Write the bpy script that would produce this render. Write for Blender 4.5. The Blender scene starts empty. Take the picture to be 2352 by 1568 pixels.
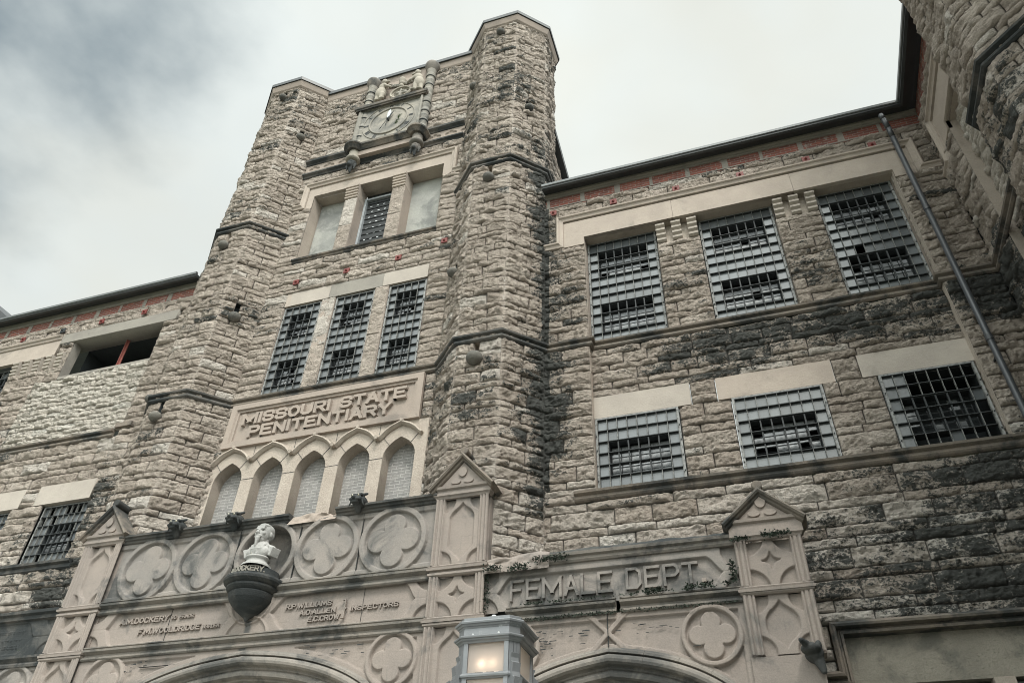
import bpy, bmesh, math, random
import numpy as np
from mathutils import Vector, Matrix, Euler

# ------------------------------------------------------------------ camera, sky, sun, exposure
S = bpy.context.scene
COL = S.collection
R = math.radians
yaw, pitch, roll, FPX = R(19.45), R(39.8), R(2.15), 1765.0
fwd = Vector((-math.sin(yaw)*math.cos(pitch), math.cos(yaw)*math.cos(pitch), math.sin(pitch)))
rgt = Vector((math.cos(yaw), math.sin(yaw), 0)); upv = rgt.cross(fwd)
cr = rgt*math.cos(roll)+upv*math.sin(roll); cu = -rgt*math.sin(roll)+upv*math.cos(roll)
cam_d = bpy.data.cameras.new('camera'); cam = bpy.data.objects.new('camera', cam_d); COL.objects.link(cam)
M = Matrix((cr, cu, -fwd)).transposed().to_4x4(); M.translation = Vector((0, 0, 1.6))
cam.matrix_world = M
cam_d.sensor_width = 36.0; cam_d.lens = FPX/2352*36; cam_d.clip_start = .05; cam_d.clip_end = 3000
S.camera = cam
S.cycles.filter_width = 0.95
S.view_settings.view_transform = 'Standard'; S.view_settings.look = 'None'
S.view_settings.exposure = 0.22; S.view_settings.gamma = 1.0

SUN_EL, SUN_AZ = R(50), R(150)      # azimuth measured from +Y towards +X
world = bpy.data.worlds.new('World'); S.world = world; world.use_nodes = True
def build_world():
    nt = world.node_tree; N = nt.nodes; L = nt.links
    for n in list(N): N.remove(n)
    out = N.new('ShaderNodeOutputWorld')
    sky = N.new('ShaderNodeTexSky'); sky.sky_type = 'NISHITA'; sky.sun_disc = False
    sky.sun_elevation = SUN_EL; sky.sun_rotation = SUN_AZ; sky.air_density = 1.4; sky.dust_density = 3
    b1 = N.new('ShaderNodeBackground'); b1.inputs[1].default_value = .09; L.new(sky.outputs[0], b1.inputs[0])
    tc = N.new('ShaderNodeTexCoord')
    # cloud deck: brightness field of the overcast
    mp = N.new('ShaderNodeMapping'); mp.inputs['Scale'].default_value = (1, 1, 1.7); L.new(tc.outputs['Generated'], mp.inputs[0])
    n1 = N.new('ShaderNodeTexNoise'); n1.inputs['Scale'].default_value = 2.2; n1.inputs['Detail'].default_value = 5; n1.inputs['Roughness'].default_value = .45; n1.inputs['Distortion'].default_value = .3
    L.new(mp.outputs[0], n1.inputs['Vector'])
    n2 = N.new('ShaderNodeTexNoise'); n2.inputs['Scale'].default_value = 5.5; n2.inputs['Detail'].default_value = 6; n2.inputs['Roughness'].default_value = .5
    L.new(mp.outputs[0], n2.inputs['Vector'])
    # a darker bank of cloud low in the left of the view
    dirn = N.new('ShaderNodeVectorMath'); dirn.operation = 'DOT_PRODUCT'; dirn.inputs[1].default_value = DARK_DIR
    L.new(tc.outputs['Generated'], dirn.inputs[0])
    ad = N.new('ShaderNodeMath'); ad.operation = 'MULTIPLY_ADD'; L.new(n2.outputs[0], ad.inputs[0]); ad.inputs[1].default_value = .09; L.new(dirn.outputs['Value'], ad.inputs[2])
    ad2 = N.new('ShaderNodeMath'); ad2.operation = 'MULTIPLY_ADD'; L.new(n1.outputs[0], ad2.inputs[0]); ad2.inputs[1].default_value = .15; L.new(ad.outputs[0], ad2.inputs[2])
    mr = N.new('ShaderNodeMapRange'); mr.interpolation_type = 'SMOOTHSTEP'
    L.new(ad2.outputs[0], mr.inputs[0]); mr.inputs[1].default_value = 1.055; mr.inputs[2].default_value = 1.135
    rmp = N.new('ShaderNodeMix'); rmp.data_type = 'RGBA'
    rmp.inputs[6].default_value = (.78, .83, .805, 1); rmp.inputs[7].default_value = (.15, .21, .25, 1)
    L.new(mr.outputs[0], rmp.inputs[0])
    # soft warm/grey mottling
    m2 = N.new('ShaderNodeMapRange'); L.new(n1.outputs[0], m2.inputs[0]); m2.inputs[1].default_value = .35; m2.inputs[2].default_value = .7; m2.inputs[3].default_value = .90; m2.inputs[4].default_value = 1.04
    vm = N.new('ShaderNodeVectorMath'); vm.operation = 'SCALE'; L.new(rmp.outputs[2], vm.inputs[0]); L.new(m2.outputs[0], vm.inputs['Scale'])
    wmx = N.new('ShaderNodeMix'); wmx.data_type = 'RGBA'; n3 = N.new('ShaderNodeTexNoise'); n3.inputs['Scale'].default_value = 3.1; n3.inputs['Detail'].default_value = 3; L.new(mp.outputs[0], n3.inputs['Vector'])
    m4 = N.new('ShaderNodeMapRange'); L.new(n3.outputs[0], m4.inputs[0]); m4.inputs[1].default_value = .45; m4.inputs[2].default_value = .65; m4.inputs[4].default_value = 1.0
    wmx.blend_type = 'MULTIPLY'; L.new(m4.outputs[0], wmx.inputs[0]); L.new(vm.outputs[0], wmx.inputs[6]); wmx.inputs[7].default_value = (1.0, .965, .92, 1)
    # the overcast is brighter on the sun's side (behind the camera)
    d2 = N.new('ShaderNodeVectorMath'); d2.operation = 'DOT_PRODUCT'; L.new(tc.outputs['Generated'], d2.inputs[0])
    d2.inputs[1].default_value = (math.sin(SUN_AZ)*math.cos(SUN_EL), math.cos(SUN_AZ)*math.cos(SUN_EL), math.sin(SUN_EL))
    m3 = N.new('ShaderNodeMapRange'); m3.interpolation_type = 'SMOOTHSTEP'; L.new(d2.outputs['Value'], m3.inputs[0]); m3.inputs[1].default_value = .45; m3.inputs[2].default_value = 1.0; m3.inputs[3].default_value = 1.0; m3.inputs[4].default_value = 4.6
    b2 = N.new('ShaderNodeBackground'); L.new(wmx.outputs[2], b2.inputs[0]); L.new(m3.outputs[0], b2.inputs[1])
    mx = N.new('ShaderNodeMixShader'); mx.inputs[0].default_value = .94
    L.new(b1.outputs[0], mx.inputs[1]); L.new(b2.outputs[0], mx.inputs[2]); L.new(mx.outputs[0], out.inputs[0])
DARK_DIR = tuple(Vector((-.70, .14, .70)).normalized())
build_world()
sun_d = bpy.data.lights.new('sun', 'SUN'); sun = bpy.data.objects.new('sun', sun_d); COL.objects.link(sun)
sun_d.energy = 2.0; sun_d.angle = R(14); sun_d.color = (1, .95, .88)
sv = Vector((math.sin(SUN_AZ)*math.cos(SUN_EL), math.cos(SUN_AZ)*math.cos(SUN_EL), math.sin(SUN_EL)))
sun.rotation_euler = sv.to_track_quat('Z', 'Y').to_euler()

# ------------------------------------------------------------------ numpy noise
def _h(ix, iy, iz, s):
    h = (ix*374761393 + iy*668265263 + iz*2147483647 + s*1274126177) & 0xffffffff
    h = ((h ^ (h >> 13))*1274126177) & 0xffffffff
    h = ((h ^ (h >> 16))*2246822519) & 0xffffffff
    return ((h ^ (h >> 15)) & 0xffffff)/16777215.0
def vnoise(p, s=0):
    i = np.floor(p).astype(np.int64); f = p-i; f = f*f*(3-2*f)
    x, y, z = i[:, 0], i[:, 1], i[:, 2]; fx, fy, fz = f[:, 0], f[:, 1], f[:, 2]
    r = 0
    for a in (0, 1):
        wx = fx if a else 1-fx
        for b in (0, 1):
            wy = fy if b else 1-fy
            for c in (0, 1):
                r = r + wx*wy*(fz if c else 1-fz)*_h(x+a, y+b, z+c, s)
    return r
def fbm(p, o=4, s=0, g=.5):
    a, t, r = 1., 0., 0.
    for k in range(o):
        r = r+a*vnoise(p*(2.03**k)+17.3*k, s+k); t += a; a *= g
    return r/t
def sst(a, b, x):
    t = np.clip((x-a)/(b-a), 0, 1); return t*t*(3-2*t)

# ------------------------------------------------------------------ materials
MATS = {}
def mat_base(name):
    m = bpy.data.materials.new(name); m.use_nodes = True
    nt = m.node_tree; b = nt.nodes['Principled BSDF']; MATS[name] = m
    return m, nt, nt.nodes, nt.links, b
def mixc(N, L, fac, c1, c2, mode='MIX'):
    x = N.new('ShaderNodeMix'); x.data_type = 'RGBA'; x.blend_type = mode
    for s, v in ((0, fac), (6, c1), (7, c2)):
        if hasattr(v, 'is_output') or isinstance(v, bpy.types.NodeSocket): L.new(v, x.inputs[s])
        else: x.inputs[s].default_value = v if s == 0 else (*v, 1) if len(v) == 3 else v
    return x.outputs[2]
def noise(N, L, vec, scale, detail=4, rough=.55, dist=0):
    n = N.new('ShaderNodeTexNoise'); n.inputs['Scale'].default_value = scale; n.inputs['Detail'].default_value = detail
    n.inputs['Roughness'].default_value = rough; n.inputs['Distortion'].default_value = dist
    if vec is not None: L.new(vec, n.inputs['Vector'])
    return n.outputs[0]
def mrange(N, L, v, a, b, c=0., d=1., smooth=True):
    n = N.new('ShaderNodeMapRange'); n.interpolation_type = 'SMOOTHSTEP' if smooth else 'LINEAR'
    L.new(v, n.inputs[0])
    for i, q in enumerate((a, b, c, d)): n.inputs[1+i].default_value = q
    return n.outputs[0]
def math_(N, L, op, a, b=None, c=None):
    n = N.new('ShaderNodeMath'); n.operation = op
    for i, v in enumerate((a, b, c)):
        if v is None: continue
        if isinstance(v, bpy.types.NodeSocket): L.new(v, n.inputs[i])
        else: n.inputs[i].default_value = v
    return n.outputs[0]
def coords(N, L, scale=(1, 1, 1)):
    g = N.new('ShaderNodeNewGeometry')
    t = N.new('ShaderNodeTexCoord')
    m = N.new('ShaderNodeMapping'); m.inputs['Scale'].default_value = scale; L.new(t.outputs['Object'], m.inputs[0])
    return m.outputs[0]
def bump(N, L, b, h, strength, dist, prev=None):
    n = N.new('ShaderNodeBump'); n.inputs['Strength'].default_value = strength; n.inputs['Distance'].default_value = dist
    L.new(h, n.inputs['Height'])
    if prev is not None: L.new(prev, n.inputs['Normal'])
    L.new(n.outputs[0], b.inputs['Normal']); return n.outputs[0]

CRUST = (.048, .054, .055)
def mat_ashlar(name, A, B, W, mortar, crust=CRUST, bs=1.0):
    m, nt, N, L, b = mat_base(name)
    at = N.new('ShaderNodeAttribute'); at.attribute_name = 'st'
    sp = N.new('ShaderNodeSeparateColor'); L.new(at.outputs['Color'], sp.inputs[0])
    tone, stain, white = sp.outputs[0], sp.outputs[1], sp.outputs[2]; joint = at.outputs['Alpha']
    v = coords(N, L)
    c = mixc(N, L, tone, A, B)
    c = mixc(N, L, mrange(N, L, noise(N, L, v, 2.3, 5, .6), .35, .7), c, tuple(x*.92 for x in B))
    c = mixc(N, L, white, c, W)
    # fine mottling and pitting
    f = noise(N, L, v, 34, 6, .7)
    c = mixc(N, L, mrange(N, L, f, .34, .52, .26, 0), c, (.24, .20, .165))
    v2 = coords(N, L, (1, 1, 1.5))
    p = noise(N, L, v2, 20, 8, .72, .6)
    c = mixc(N, L, mrange(N, L, p, .54, .66, 0, .45), c, (.68, .62, .53))
    # weathering crust: coverage from the attribute, broken by fine noise
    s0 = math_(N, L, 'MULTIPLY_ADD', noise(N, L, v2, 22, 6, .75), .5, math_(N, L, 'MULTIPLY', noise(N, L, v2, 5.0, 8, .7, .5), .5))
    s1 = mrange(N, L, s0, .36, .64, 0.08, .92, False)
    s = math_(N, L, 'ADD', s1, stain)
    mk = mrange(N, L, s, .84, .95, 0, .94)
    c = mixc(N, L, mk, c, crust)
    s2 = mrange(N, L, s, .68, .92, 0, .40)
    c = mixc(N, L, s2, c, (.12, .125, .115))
    pv = N.new('ShaderNodeTexVoronoi'); pv.inputs['Scale'].default_value = 26; L.new(v2, pv.inputs['Vector'])
    pit = math_(N, L, 'MULTIPLY', mrange(N, L, pv.outputs['Distance'], .10, .24, 1, 0), mrange(N, L, noise(N, L, v, 7, 3), .45, .62))
    c = mixc(N, L, math_(N, L, 'MULTIPLY', pit, .7), c, (.05, .048, .042))
    c = mixc(N, L, joint, c, mortar)
    sk = noise(N, L, v, 48, 4, .8)
    c = mixc(N, L, mrange(N, L, sk, .55, .66, 0, .38), c, (.14, .125, .11))
    L.new(c, b.inputs['Base Color']); b.inputs['Roughness'].default_value = .92; b.inputs['Specular IOR Level'].default_value = .2
    h = math_(N, L, 'SUBTRACT', math_(N, L, 'MULTIPLY_ADD', f, .7, p), math_(N, L, 'MULTIPLY', pit, .5))
    h2 = math_(N, L, 'MULTIPLY_ADD', noise(N, L, v2, 11, 6, .75, .8), 1.6, h)
    bump(N, L, b, h2, bs, .06)
    return m
def mat_smooth(name, A, B, dark, amount=.3, streak=True, bs=.25, rough=.85, moss=0., pit=0.):
    m, nt, N, L, b = mat_base(name)
    v = coords(N, L); vs = coords(N, L, (.6, 1, 3.2))
    c = mixc(N, L, mrange(N, L, noise(N, L, v, 1.6, 6, .6), .3, .7), A, B)
    c = mixc(N, L, mrange(N, L, noise(N, L, vs, 9, 7, .7, 1.2), .52, .72, 0, .35), c, tuple(x*.62 for x in B))
    # dark bloom
    d = noise(N, L, v, 1.15, 9, .68, .5)
    k = .62-.22*amount
    c = mixc(N, L, mrange(N, L, d, k, k+.16, 0, min(1, .45+.6*amount)), c, dark)
    c = mixc(N, L, mrange(N, L, noise(N, L, v, 60, 4, .7), .40, .6, .25, 0), c, tuple(x*.5 for x in A))
    if streak:
        vv = coords(N, L, (3.5, 3.5, .35))
        c = mixc(N, L, mrange(N, L, noise(N, L, vv, 4, 6, .65), .60, .75, 0, .35), c, dark)
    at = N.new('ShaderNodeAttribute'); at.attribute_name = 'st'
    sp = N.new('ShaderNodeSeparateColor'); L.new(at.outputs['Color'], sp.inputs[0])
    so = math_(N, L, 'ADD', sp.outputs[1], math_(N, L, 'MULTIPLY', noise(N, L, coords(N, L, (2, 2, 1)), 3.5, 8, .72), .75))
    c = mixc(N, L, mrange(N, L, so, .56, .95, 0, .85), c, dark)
    if moss:
        c = mixc(N, L, mrange(N, L, noise(N, L, v, 5, 6, .7), .70-.12*moss, .8-.12*moss), c, (.075, .105, .04))
    L.new(c, b.inputs['Base Color']); b.inputs['Roughness'].default_value = rough; b.inputs['Specular IOR Level'].default_value = .25
    h = noise(N, L, v, 30, 7, .7)
    if pit:
        pv = noise(N, L, v, 55, 3, .6)
        h = math_(N, L, 'SUBTRACT', h, math_(N, L, 'MULTIPLY', mrange(N, L, pv, .62, .7), pit))
    bump(N, L, b, h, bs, .02)
    return m
def mat_plain(name, col, rough=.6, metal=0., var=.25, sc=8, bs=.0, spec=.5, second=None, thr=(.55, .68)):
    m, nt, N, L, b = mat_base(name)
    v = coords(N, L)
    c = mixc(N, L, mrange(N, L, noise(N, L, v, sc, 6, .65), .3, .7), col, tuple(x*(1-var) for x in col))
    if second: c = mixc(N, L, mrange(N, L, noise(N, L, v, sc*2.3, 6, .7), *thr), c, second)
    L.new(c, b.inputs['Base Color']); b.inputs['Roughness'].default_value = rough; b.inputs['Metallic'].default_value = metal
    b.inputs['Specular IOR Level'].default_value = spec
    if bs: bump(N, L, b, noise(N, L, v, sc*4, 5, .6), bs, .01)
    return m
def mat_brick(name, c1, c2, mortar, w=.2, h=.065, ms=.012, xz=True, patch=None, bs=.5, yz=False):
    m, nt, N, L, b = mat_base(name)
    ms *= .6
    t = N.new('ShaderNodeTexCoord'); mp = N.new('ShaderNodeSeparateXYZ'); L.new(t.outputs['Object'], mp.inputs[0])
    cb = N.new('ShaderNodeCombineXYZ'); L.new(mp.outputs[1 if yz else 0], cb.inputs[0]); L.new(mp.outputs[2], cb.inputs[1])
    wn = N.new('ShaderNodeTexNoise'); wn.inputs['Scale'].default_value = 9; L.new(t.outputs['Object'], wn.inputs['Vector'])
    wa = N.new('ShaderNodeVectorMath'); wa.operation = 'MULTIPLY_ADD'; L.new(wn.outputs['Color'], wa.inputs[0]); wa.inputs[1].default_value = (.016,)*3; L.new(cb.outputs[0], wa.inputs[2])
    br = N.new('ShaderNodeTexBrick'); L.new(wa.outputs[0], br.inputs['Vector'])
    br.inputs['Scale'].default_value = 1; br.inputs['Brick Width'].default_value = w; br.inputs['Row Height'].default_value = h
    br.inputs['Mortar Size'].default_value = ms; br.inputs['Mortar Smooth'].default_value = .35; br.inputs['Bias'].default_value = 0
    br.inputs['Color1'].default_value = (*c1, 1); br.inputs['Color2'].default_value = (*c2, 1); br.inputs['Mortar'].default_value = (*mortar, 1)
    v = coords(N, L)
    c = mixc(N, L, mrange(N, L, noise(N, L, v, 14, 6, .7), .42, .7, 0, .55), br.outputs[0], tuple(x*.45 for x in c1))
    if patch:
        c = mixc(N, L, mrange(N, L, noise(N, L, v, 3.2, 5, .7), .60, .68, 0, .7), c, patch)
    L.new(c, b.inputs['Base Color']); b.inputs['Roughness'].default_value = .9
    hh = math_(N, L, 'MULTIPLY_ADD', noise(N, L, v, 40, 5), .4, math_(N, L, 'SUBTRACT', 1, br.outputs[1]))
    bump(N, L, b, hh, bs, .012)
    return m

mat_ashlar('ashlar', (.66, .58, .505), (.49, .42, .36), (.78, .735, .675), (.12, .112, .104))
mat_ashlar('ashlar_pale', (.70, .63, .55), (.60, .52, .44), (.78, .74, .67), (.26, .23, .195))
mat_smooth('sandstone', (.325, .28, .248), (.268, .236, .214), (.09, .094, .094), .42, moss=.1)
mat_smooth('sandstone_grey', (.30, .27, .245), (.225, .212, .20), (.062, .068, .07), .68, moss=.2)
mat_smooth('sandstone_pink', (.37, .31, .265), (.315, .27, .235), (.17, .15, .135), .4)
mat_smooth('coping', (.095, .097, .094), (.16, .145, .13), (.038, .043, .045), .9, bs=.5)
mat_smooth('string_course', (.14, .128, .112), (.24, .20, .165), (.035, .04, .042), .8, bs=.5)
mat_smooth('ball_stone', (.17, .16, .14), (.11, .108, .10), (.04, .044, .045), .6, bs=1.0)
mat_smooth('ledge_stone', (.27, .24, .21), (.19, .18, .165), (.05, .055, .056), .75, bs=.4, moss=.3)
mat_smooth('blackened_stone', (.062, .067, .068), (.10, .098, .092), (.036, .041, .043), .9, bs=.6, moss=.2)
mat_smooth('limestone', (.44, .38, .325), (.37, .318, .275), (.19, .175, .155), .34, streak=False, bs=.35, pit=.6)
mat_smooth('limestone_fresh', (.45, .405, .355), (.38, .34, .30), (.23, .215, .19), .22, streak=False, bs=.3, pit=.3)
mat_smooth('arcade_stone', (.49, .43, .37), (.41, .35, .30), (.20, .18, .155), .3, streak=False, bs=1.0)
mat_smooth('clock_stone', (.33, .305, .265), (.25, .24, .215), (.07, .078, .08), .5)
mat_smooth('dial_stone', (.38, .35, .30), (.22, .215, .20), (.08, .088, .09), .7, streak=False)
mat_smooth('carved_stone', (.42, .385, .325), (.33, .30, .255), (.10, .10, .098), .35)
mat_smooth('marble', (.42, .415, .40), (.31, .31, .30), (.12, .125, .13), .5, bs=.3)
mat_smooth('concrete', (.30, .28, .245), (.24, .222, .20), (.15, .145, .13), .4, bs=.4)
mat_smooth('plaster', (.40, .40, .37), (.27, .275, .26), (.17, .175, .17), .7, streak=False, bs=.5)
mat_smooth('tooled_stone', (.36, .33, .275), (.27, .25, .21), (.13, .128, .115), .55, bs=1.0, pit=1.5)
mat_smooth('arch_stone', (.30, .27, .24), (.20, .19, .175), (.07, .073, .073), .75)
mat_brick('red_brick', (.27, .085, .06), (.15, .06, .05), (.26, .22, .19), .21, .068, .013, patch=(.33, .31, .28))
mat_brick('red_brick_side', (.24, .075, .05), (.13, .05, .04), (.32, .30, .27), .21, .068, .013, patch=(.33, .31, .28), yz=True)
mat_brick('grey_brick', (.30, .29, .28), (.23, .225, .22), (.44, .43, .41), .20, .068, .011)
mat_plain('gutter_metal', (.042, .047, .05), .42, .0, .3, 3)
mat_plain('gutter_lip', (.16, .17, .175), .4, .2, .2, 3)
mat_plain('pipe_metal', (.06, .065, .072), .42, .1, .2, 4)
mat_plain('roof_metal', (.06, .065, .07), .5, .0, .3, 2)
mat_plain('iron', (.034, .040, .043), .7, .0, .4, 20, .3, second=(.075, .04, .028), thr=(.62, .74))
mat_plain('flaked_paint', (.30, .305, .30), .7, 0, .3, 9, .4, second=(.10, .105, .105), thr=(.50, .62))
mat_plain('glazing_bar', (.24, .245, .235), .75, 0, .5, 9, .3, second=(.06, .062, .06), thr=(.5, .62))
mat_plain('red_plate', (.19, .035, .028), .6, 0, .4, 10, .2, second=(.12, .03, .025))
mat_plain('red_steel', (.33, .11, .09), .6, 0, .3, 10)
mat_plain('dark_room', (.055, .062, .065), .95, 0, .2, 2, spec=.1)
mat_plain('lantern_metal', (.25, .262, .275), .36, .3, .18, 5, .05, second=(.40, .42, .43), thr=(.60, .75))
mat_plain('lantern_chip', (.62, .64, .64), .5)
mat_plain('moss_leaf', (.035, .05, .035), .9, 0, .5, 9)
mat_plain('leaf', (.07, .12, .035), .8, 0, .5, 9)
mat_plain('twig', (.12, .10, .08), .9)
mat_plain('hand_metal', (.55, .60, .62), .4, .3, .3, 30)
mat_plain('ivory_paint', (.55, .52, .42), .6)
mat_plain('screen_panel', (.030, .034, .036), .7, 0, .2, 3)
mat_plain('screen_frame', (.40, .43, .45), .5, .2, .2, 6)
mat_plain('paper', (.72, .75, .78), .6, 0, .05)
mat_plain('asphalt', (.06, .06, .06), .9, 0, .3, 3, .4)
mat_plain('grass_ground', (.06, .085, .035), .95, 0, .4, 2, .5)
mat_plain('concrete_path', (.36, .35, .32), .9, 0, .2, 2, .3)
def mat_glass(name, col, rough, var=.25):
    m, nt, N, L, b = mat_base(name)
    at = N.new('ShaderNodeAttribute'); at.attribute_name = 'st'
    v = coords(N, L)
    c = mixc(N, L, at.outputs['Fac'], tuple(x*(1-var) for x in col), tuple(min(1, x*(1+var)) for x in col))
    c = mixc(N, L, mrange(N, L, noise(N, L, v, 6, 5, .7), .5, .75, 0, .5), c, tuple(x*.7 for x in col))
    L.new(c, b.inputs['Base Color']); b.inputs['Roughness'].default_value = rough; b.inputs['Specular IOR Level'].default_value = .7
    bump(N, L, b, noise(N, L, v, 18, 3), .08, .01)
    return m
mat_glass('prison_glass', (.12, .132, .14), .2)
mat_glass('sash_glass', (.33, .345, .36), .2)
mat_glass('old_glass', (.06, .09, .095), .07)
def mat_lamp():
    m, nt, N, L, b = mat_base('lamp_glass')
    b.inputs['Base Color'].default_value = (.40, .34, .30, 1); b.inputs['Roughness'].default_value = .3
    # frosted pane lit from inside by two bulbs low in the box
    t = N.new('ShaderNodeTexCoord'); d = N.new('ShaderNodeVectorMath'); d.operation = 'DISTANCE'
    return m
mat_lamp()
m, nt, N_, L_, b_ = mat_base('bulb'); b_.inputs['Emission Color'].default_value = (1, .80, .62, 1); b_.inputs['Emission Strength'].default_value = 1.5
m, nt, N_, L_, b_ = mat_base('frosted_glass')
b_.inputs['Base Color'].default_value = (.60, .54, .50, 1); b_.inputs['Roughness'].default_value = .35
tr = N_.new('ShaderNodeBsdfTranslucent'); tr.inputs[0].default_value = (.95, .88, .80, 1)
mx_ = N_.new('ShaderNodeMixShader'); mx_.inputs[0].default_value = .55
L_.new(b_.outputs[0], mx_.inputs[1]); L_.new(tr.outputs[0], mx_.inputs[2])
L_.new(mx_.outputs[0], nt.nodes['Material Output'].inputs[0])

# ------------------------------------------------------------------ object helpers
def thing(name, label, cat, loc=(0, 0, 0), group=None, kind=None):
    o = bpy.data.objects.new(name, None); COL.objects.link(o); o.location = loc
    o['label'] = label; o['category'] = cat
    if group: o['group'] = group
    if kind: o['kind'] = kind
    return o
def root_loc(o):
    v = Vector((0, 0, 0))
    while o is not None: v = v+o.location; o = o.parent
    return v
def link(name, me, mat, parent=None, smooth=False):
    o = bpy.data.objects.new(name, me); COL.objects.link(o)
    if mat is not None:
        me.materials.clear()
        for q in (mat if isinstance(mat, (list, tuple)) else (mat,)): me.materials.append(MATS[q])
    if smooth: me.shade_smooth()
    if parent is not None:
        o.parent = parent; o.location = -root_loc(parent)
    return o
class MB:
    def __init__(s): s.v = []; s.f = []; s.mi = []; s.m = 0
    def quad(s, *p):
        n = len(s.v); s.v += [tuple(q) for q in p]; s.f.append(tuple(range(n, n+len(p)))); s.mi.append(s.m)
    def box(s, x0, x1, y0, y1, z0, z1):
        n = len(s.v)
        s.v += [(x, y, z) for z in (z0, z1) for y in (y0, y1) for x in (x0, x1)]
        for f in ((0, 2, 3, 1), (4, 5, 7, 6), (0, 1, 5, 4), (1, 3, 7, 5), (3, 2, 6, 7), (2, 0, 4, 6)):
            s.f.append(tuple(n+i for i in f)); s.mi.append(s.m)
        return s
    def obox(s, c, ax, ay, az, hx, hy, hz):
        c = Vector(c); ax, ay, az = Vector(ax), Vector(ay), Vector(az); n = len(s.v)
        s.v += [tuple(c+ax*hx*i+ay*hy*j+az*hz*k) for k in (-1, 1) for j in (-1, 1) for i in (-1, 1)]
        for f in ((0, 2, 3, 1), (4, 5, 7, 6), (0, 1, 5, 4), (1, 3, 7, 5), (3, 2, 6, 7), (2, 0, 4, 6)):
            s.f.append(tuple(n+i for i in f)); s.mi.append(s.m)
        return s
    def tube(s, p0, p1, r0, r1=None, n=12, caps=True):
        r1 = r0 if r1 is None else r1
        p0, p1 = Vector(p0), Vector(p1); d = (p1-p0).normalized()
        a = d.orthogonal().normalized(); b = d.cross(a); k = len(s.v)
        for p, r in ((p0, r0), (p1, r1)):
            s.v += [tuple(p+a*r*math.cos(t*2*math.pi/n)+b*r*math.sin(t*2*math.pi/n)) for t in range(n)]
        for t in range(n):
            s.f.append((k+t, k+(t+1) % n, k+n+(t+1) % n, k+n+t)); s.mi.append(s.m)
        if caps:
            s.f.append(tuple(k+n-1-t for t in range(n))); s.f.append(tuple(k+n+t for t in range(n))); s.mi += [s.m]*2
        return s
    def lathe(s, prof, c, n=32, a0=0, a1=2*math.pi, z0=0):
        """prof: (r, z) list; around vertical axis at c"""
        k = len(s.v); full = abs(a1-a0-2*math.pi) < 1e-6; m = n if full else n+1
        for r, z in prof:
            for t in range(m):
                a = a0+(a1-a0)*t/n; s.v.append((c[0]+r*math.cos(a), c[1]+r*math.sin(a), c[2]+z))
        for i in range(len(prof)-1):
            for t in range(n):
                u = (t+1) % m
                s.f.append((k+i*m+t, k+i*m+u, k+(i+1)*m+u, k+(i+1)*m+t)); s.mi.append(s.m)
        return s
    def build(s, name, mat, parent=None, smooth=False, bevel=0):
        me = bpy.data.meshes.new(name); me.from_pydata(s.v, [], s.f); me.update()
        if isinstance(mat, (list, tuple)): me.polygons.foreach_set('material_index', s.mi)
        if bevel:
            bm = bmesh.new(); bm.from_mesh(me)
            bmesh.ops.remove_doubles(bm, verts=bm.verts, dist=1e-5)
            ed = [e for e in bm.edges if len(e.link_faces) == 2 and e.calc_face_angle() > .5]
            bmesh.ops.bevel(bm, geom=ed, offset=bevel, segments=1, affect='EDGES', clamp_overlap=True)
            bm.to_mesh(me); bm.free()
        return link(name, me, mat, parent, smooth)
def grid_mesh(name, P, keep, mat, parent, att=None, smooth=False):
    """P (nu,nv,3); keep (nu-1,nv-1) bool"""
    nu, nv = P.shape[:2]; idx = np.arange(nu*nv).reshape(nu, nv)
    q = np.stack([idx[:-1, :-1], idx[1:, :-1], idx[1:, 1:], idx[:-1, 1:]], -1)[keep]
    return np_mesh(name, P.reshape(-1, 3), q, mat, parent, att, smooth)
def np_mesh(name, V, Q, mat, parent, att=None, smooth=False):
    me = bpy.data.meshes.new(name)
    me.vertices.add(len(V)); me.vertices.foreach_set('co', np.ascontiguousarray(V, np.float32).ravel())
    me.loops.add(Q.size); me.loops.foreach_set('vertex_index', np.ascontiguousarray(Q, np.int32).ravel())
    me.polygons.add(len(Q)); me.polygons.foreach_set('loop_start', np.arange(0, Q.size, 4, dtype=np.int32)); me.polygons.foreach_set('loop_total', np.full(len(Q), 4, np.int32))
    me.update(calc_edges=True); me.validate()
    if att is not None:
        a = me.attributes.new('st', 'FLOAT_COLOR', 'POINT'); a.data.foreach_set('color', np.ascontiguousarray(att, np.float32).ravel())
    return link(name, me, mat, parent, smooth)
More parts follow.
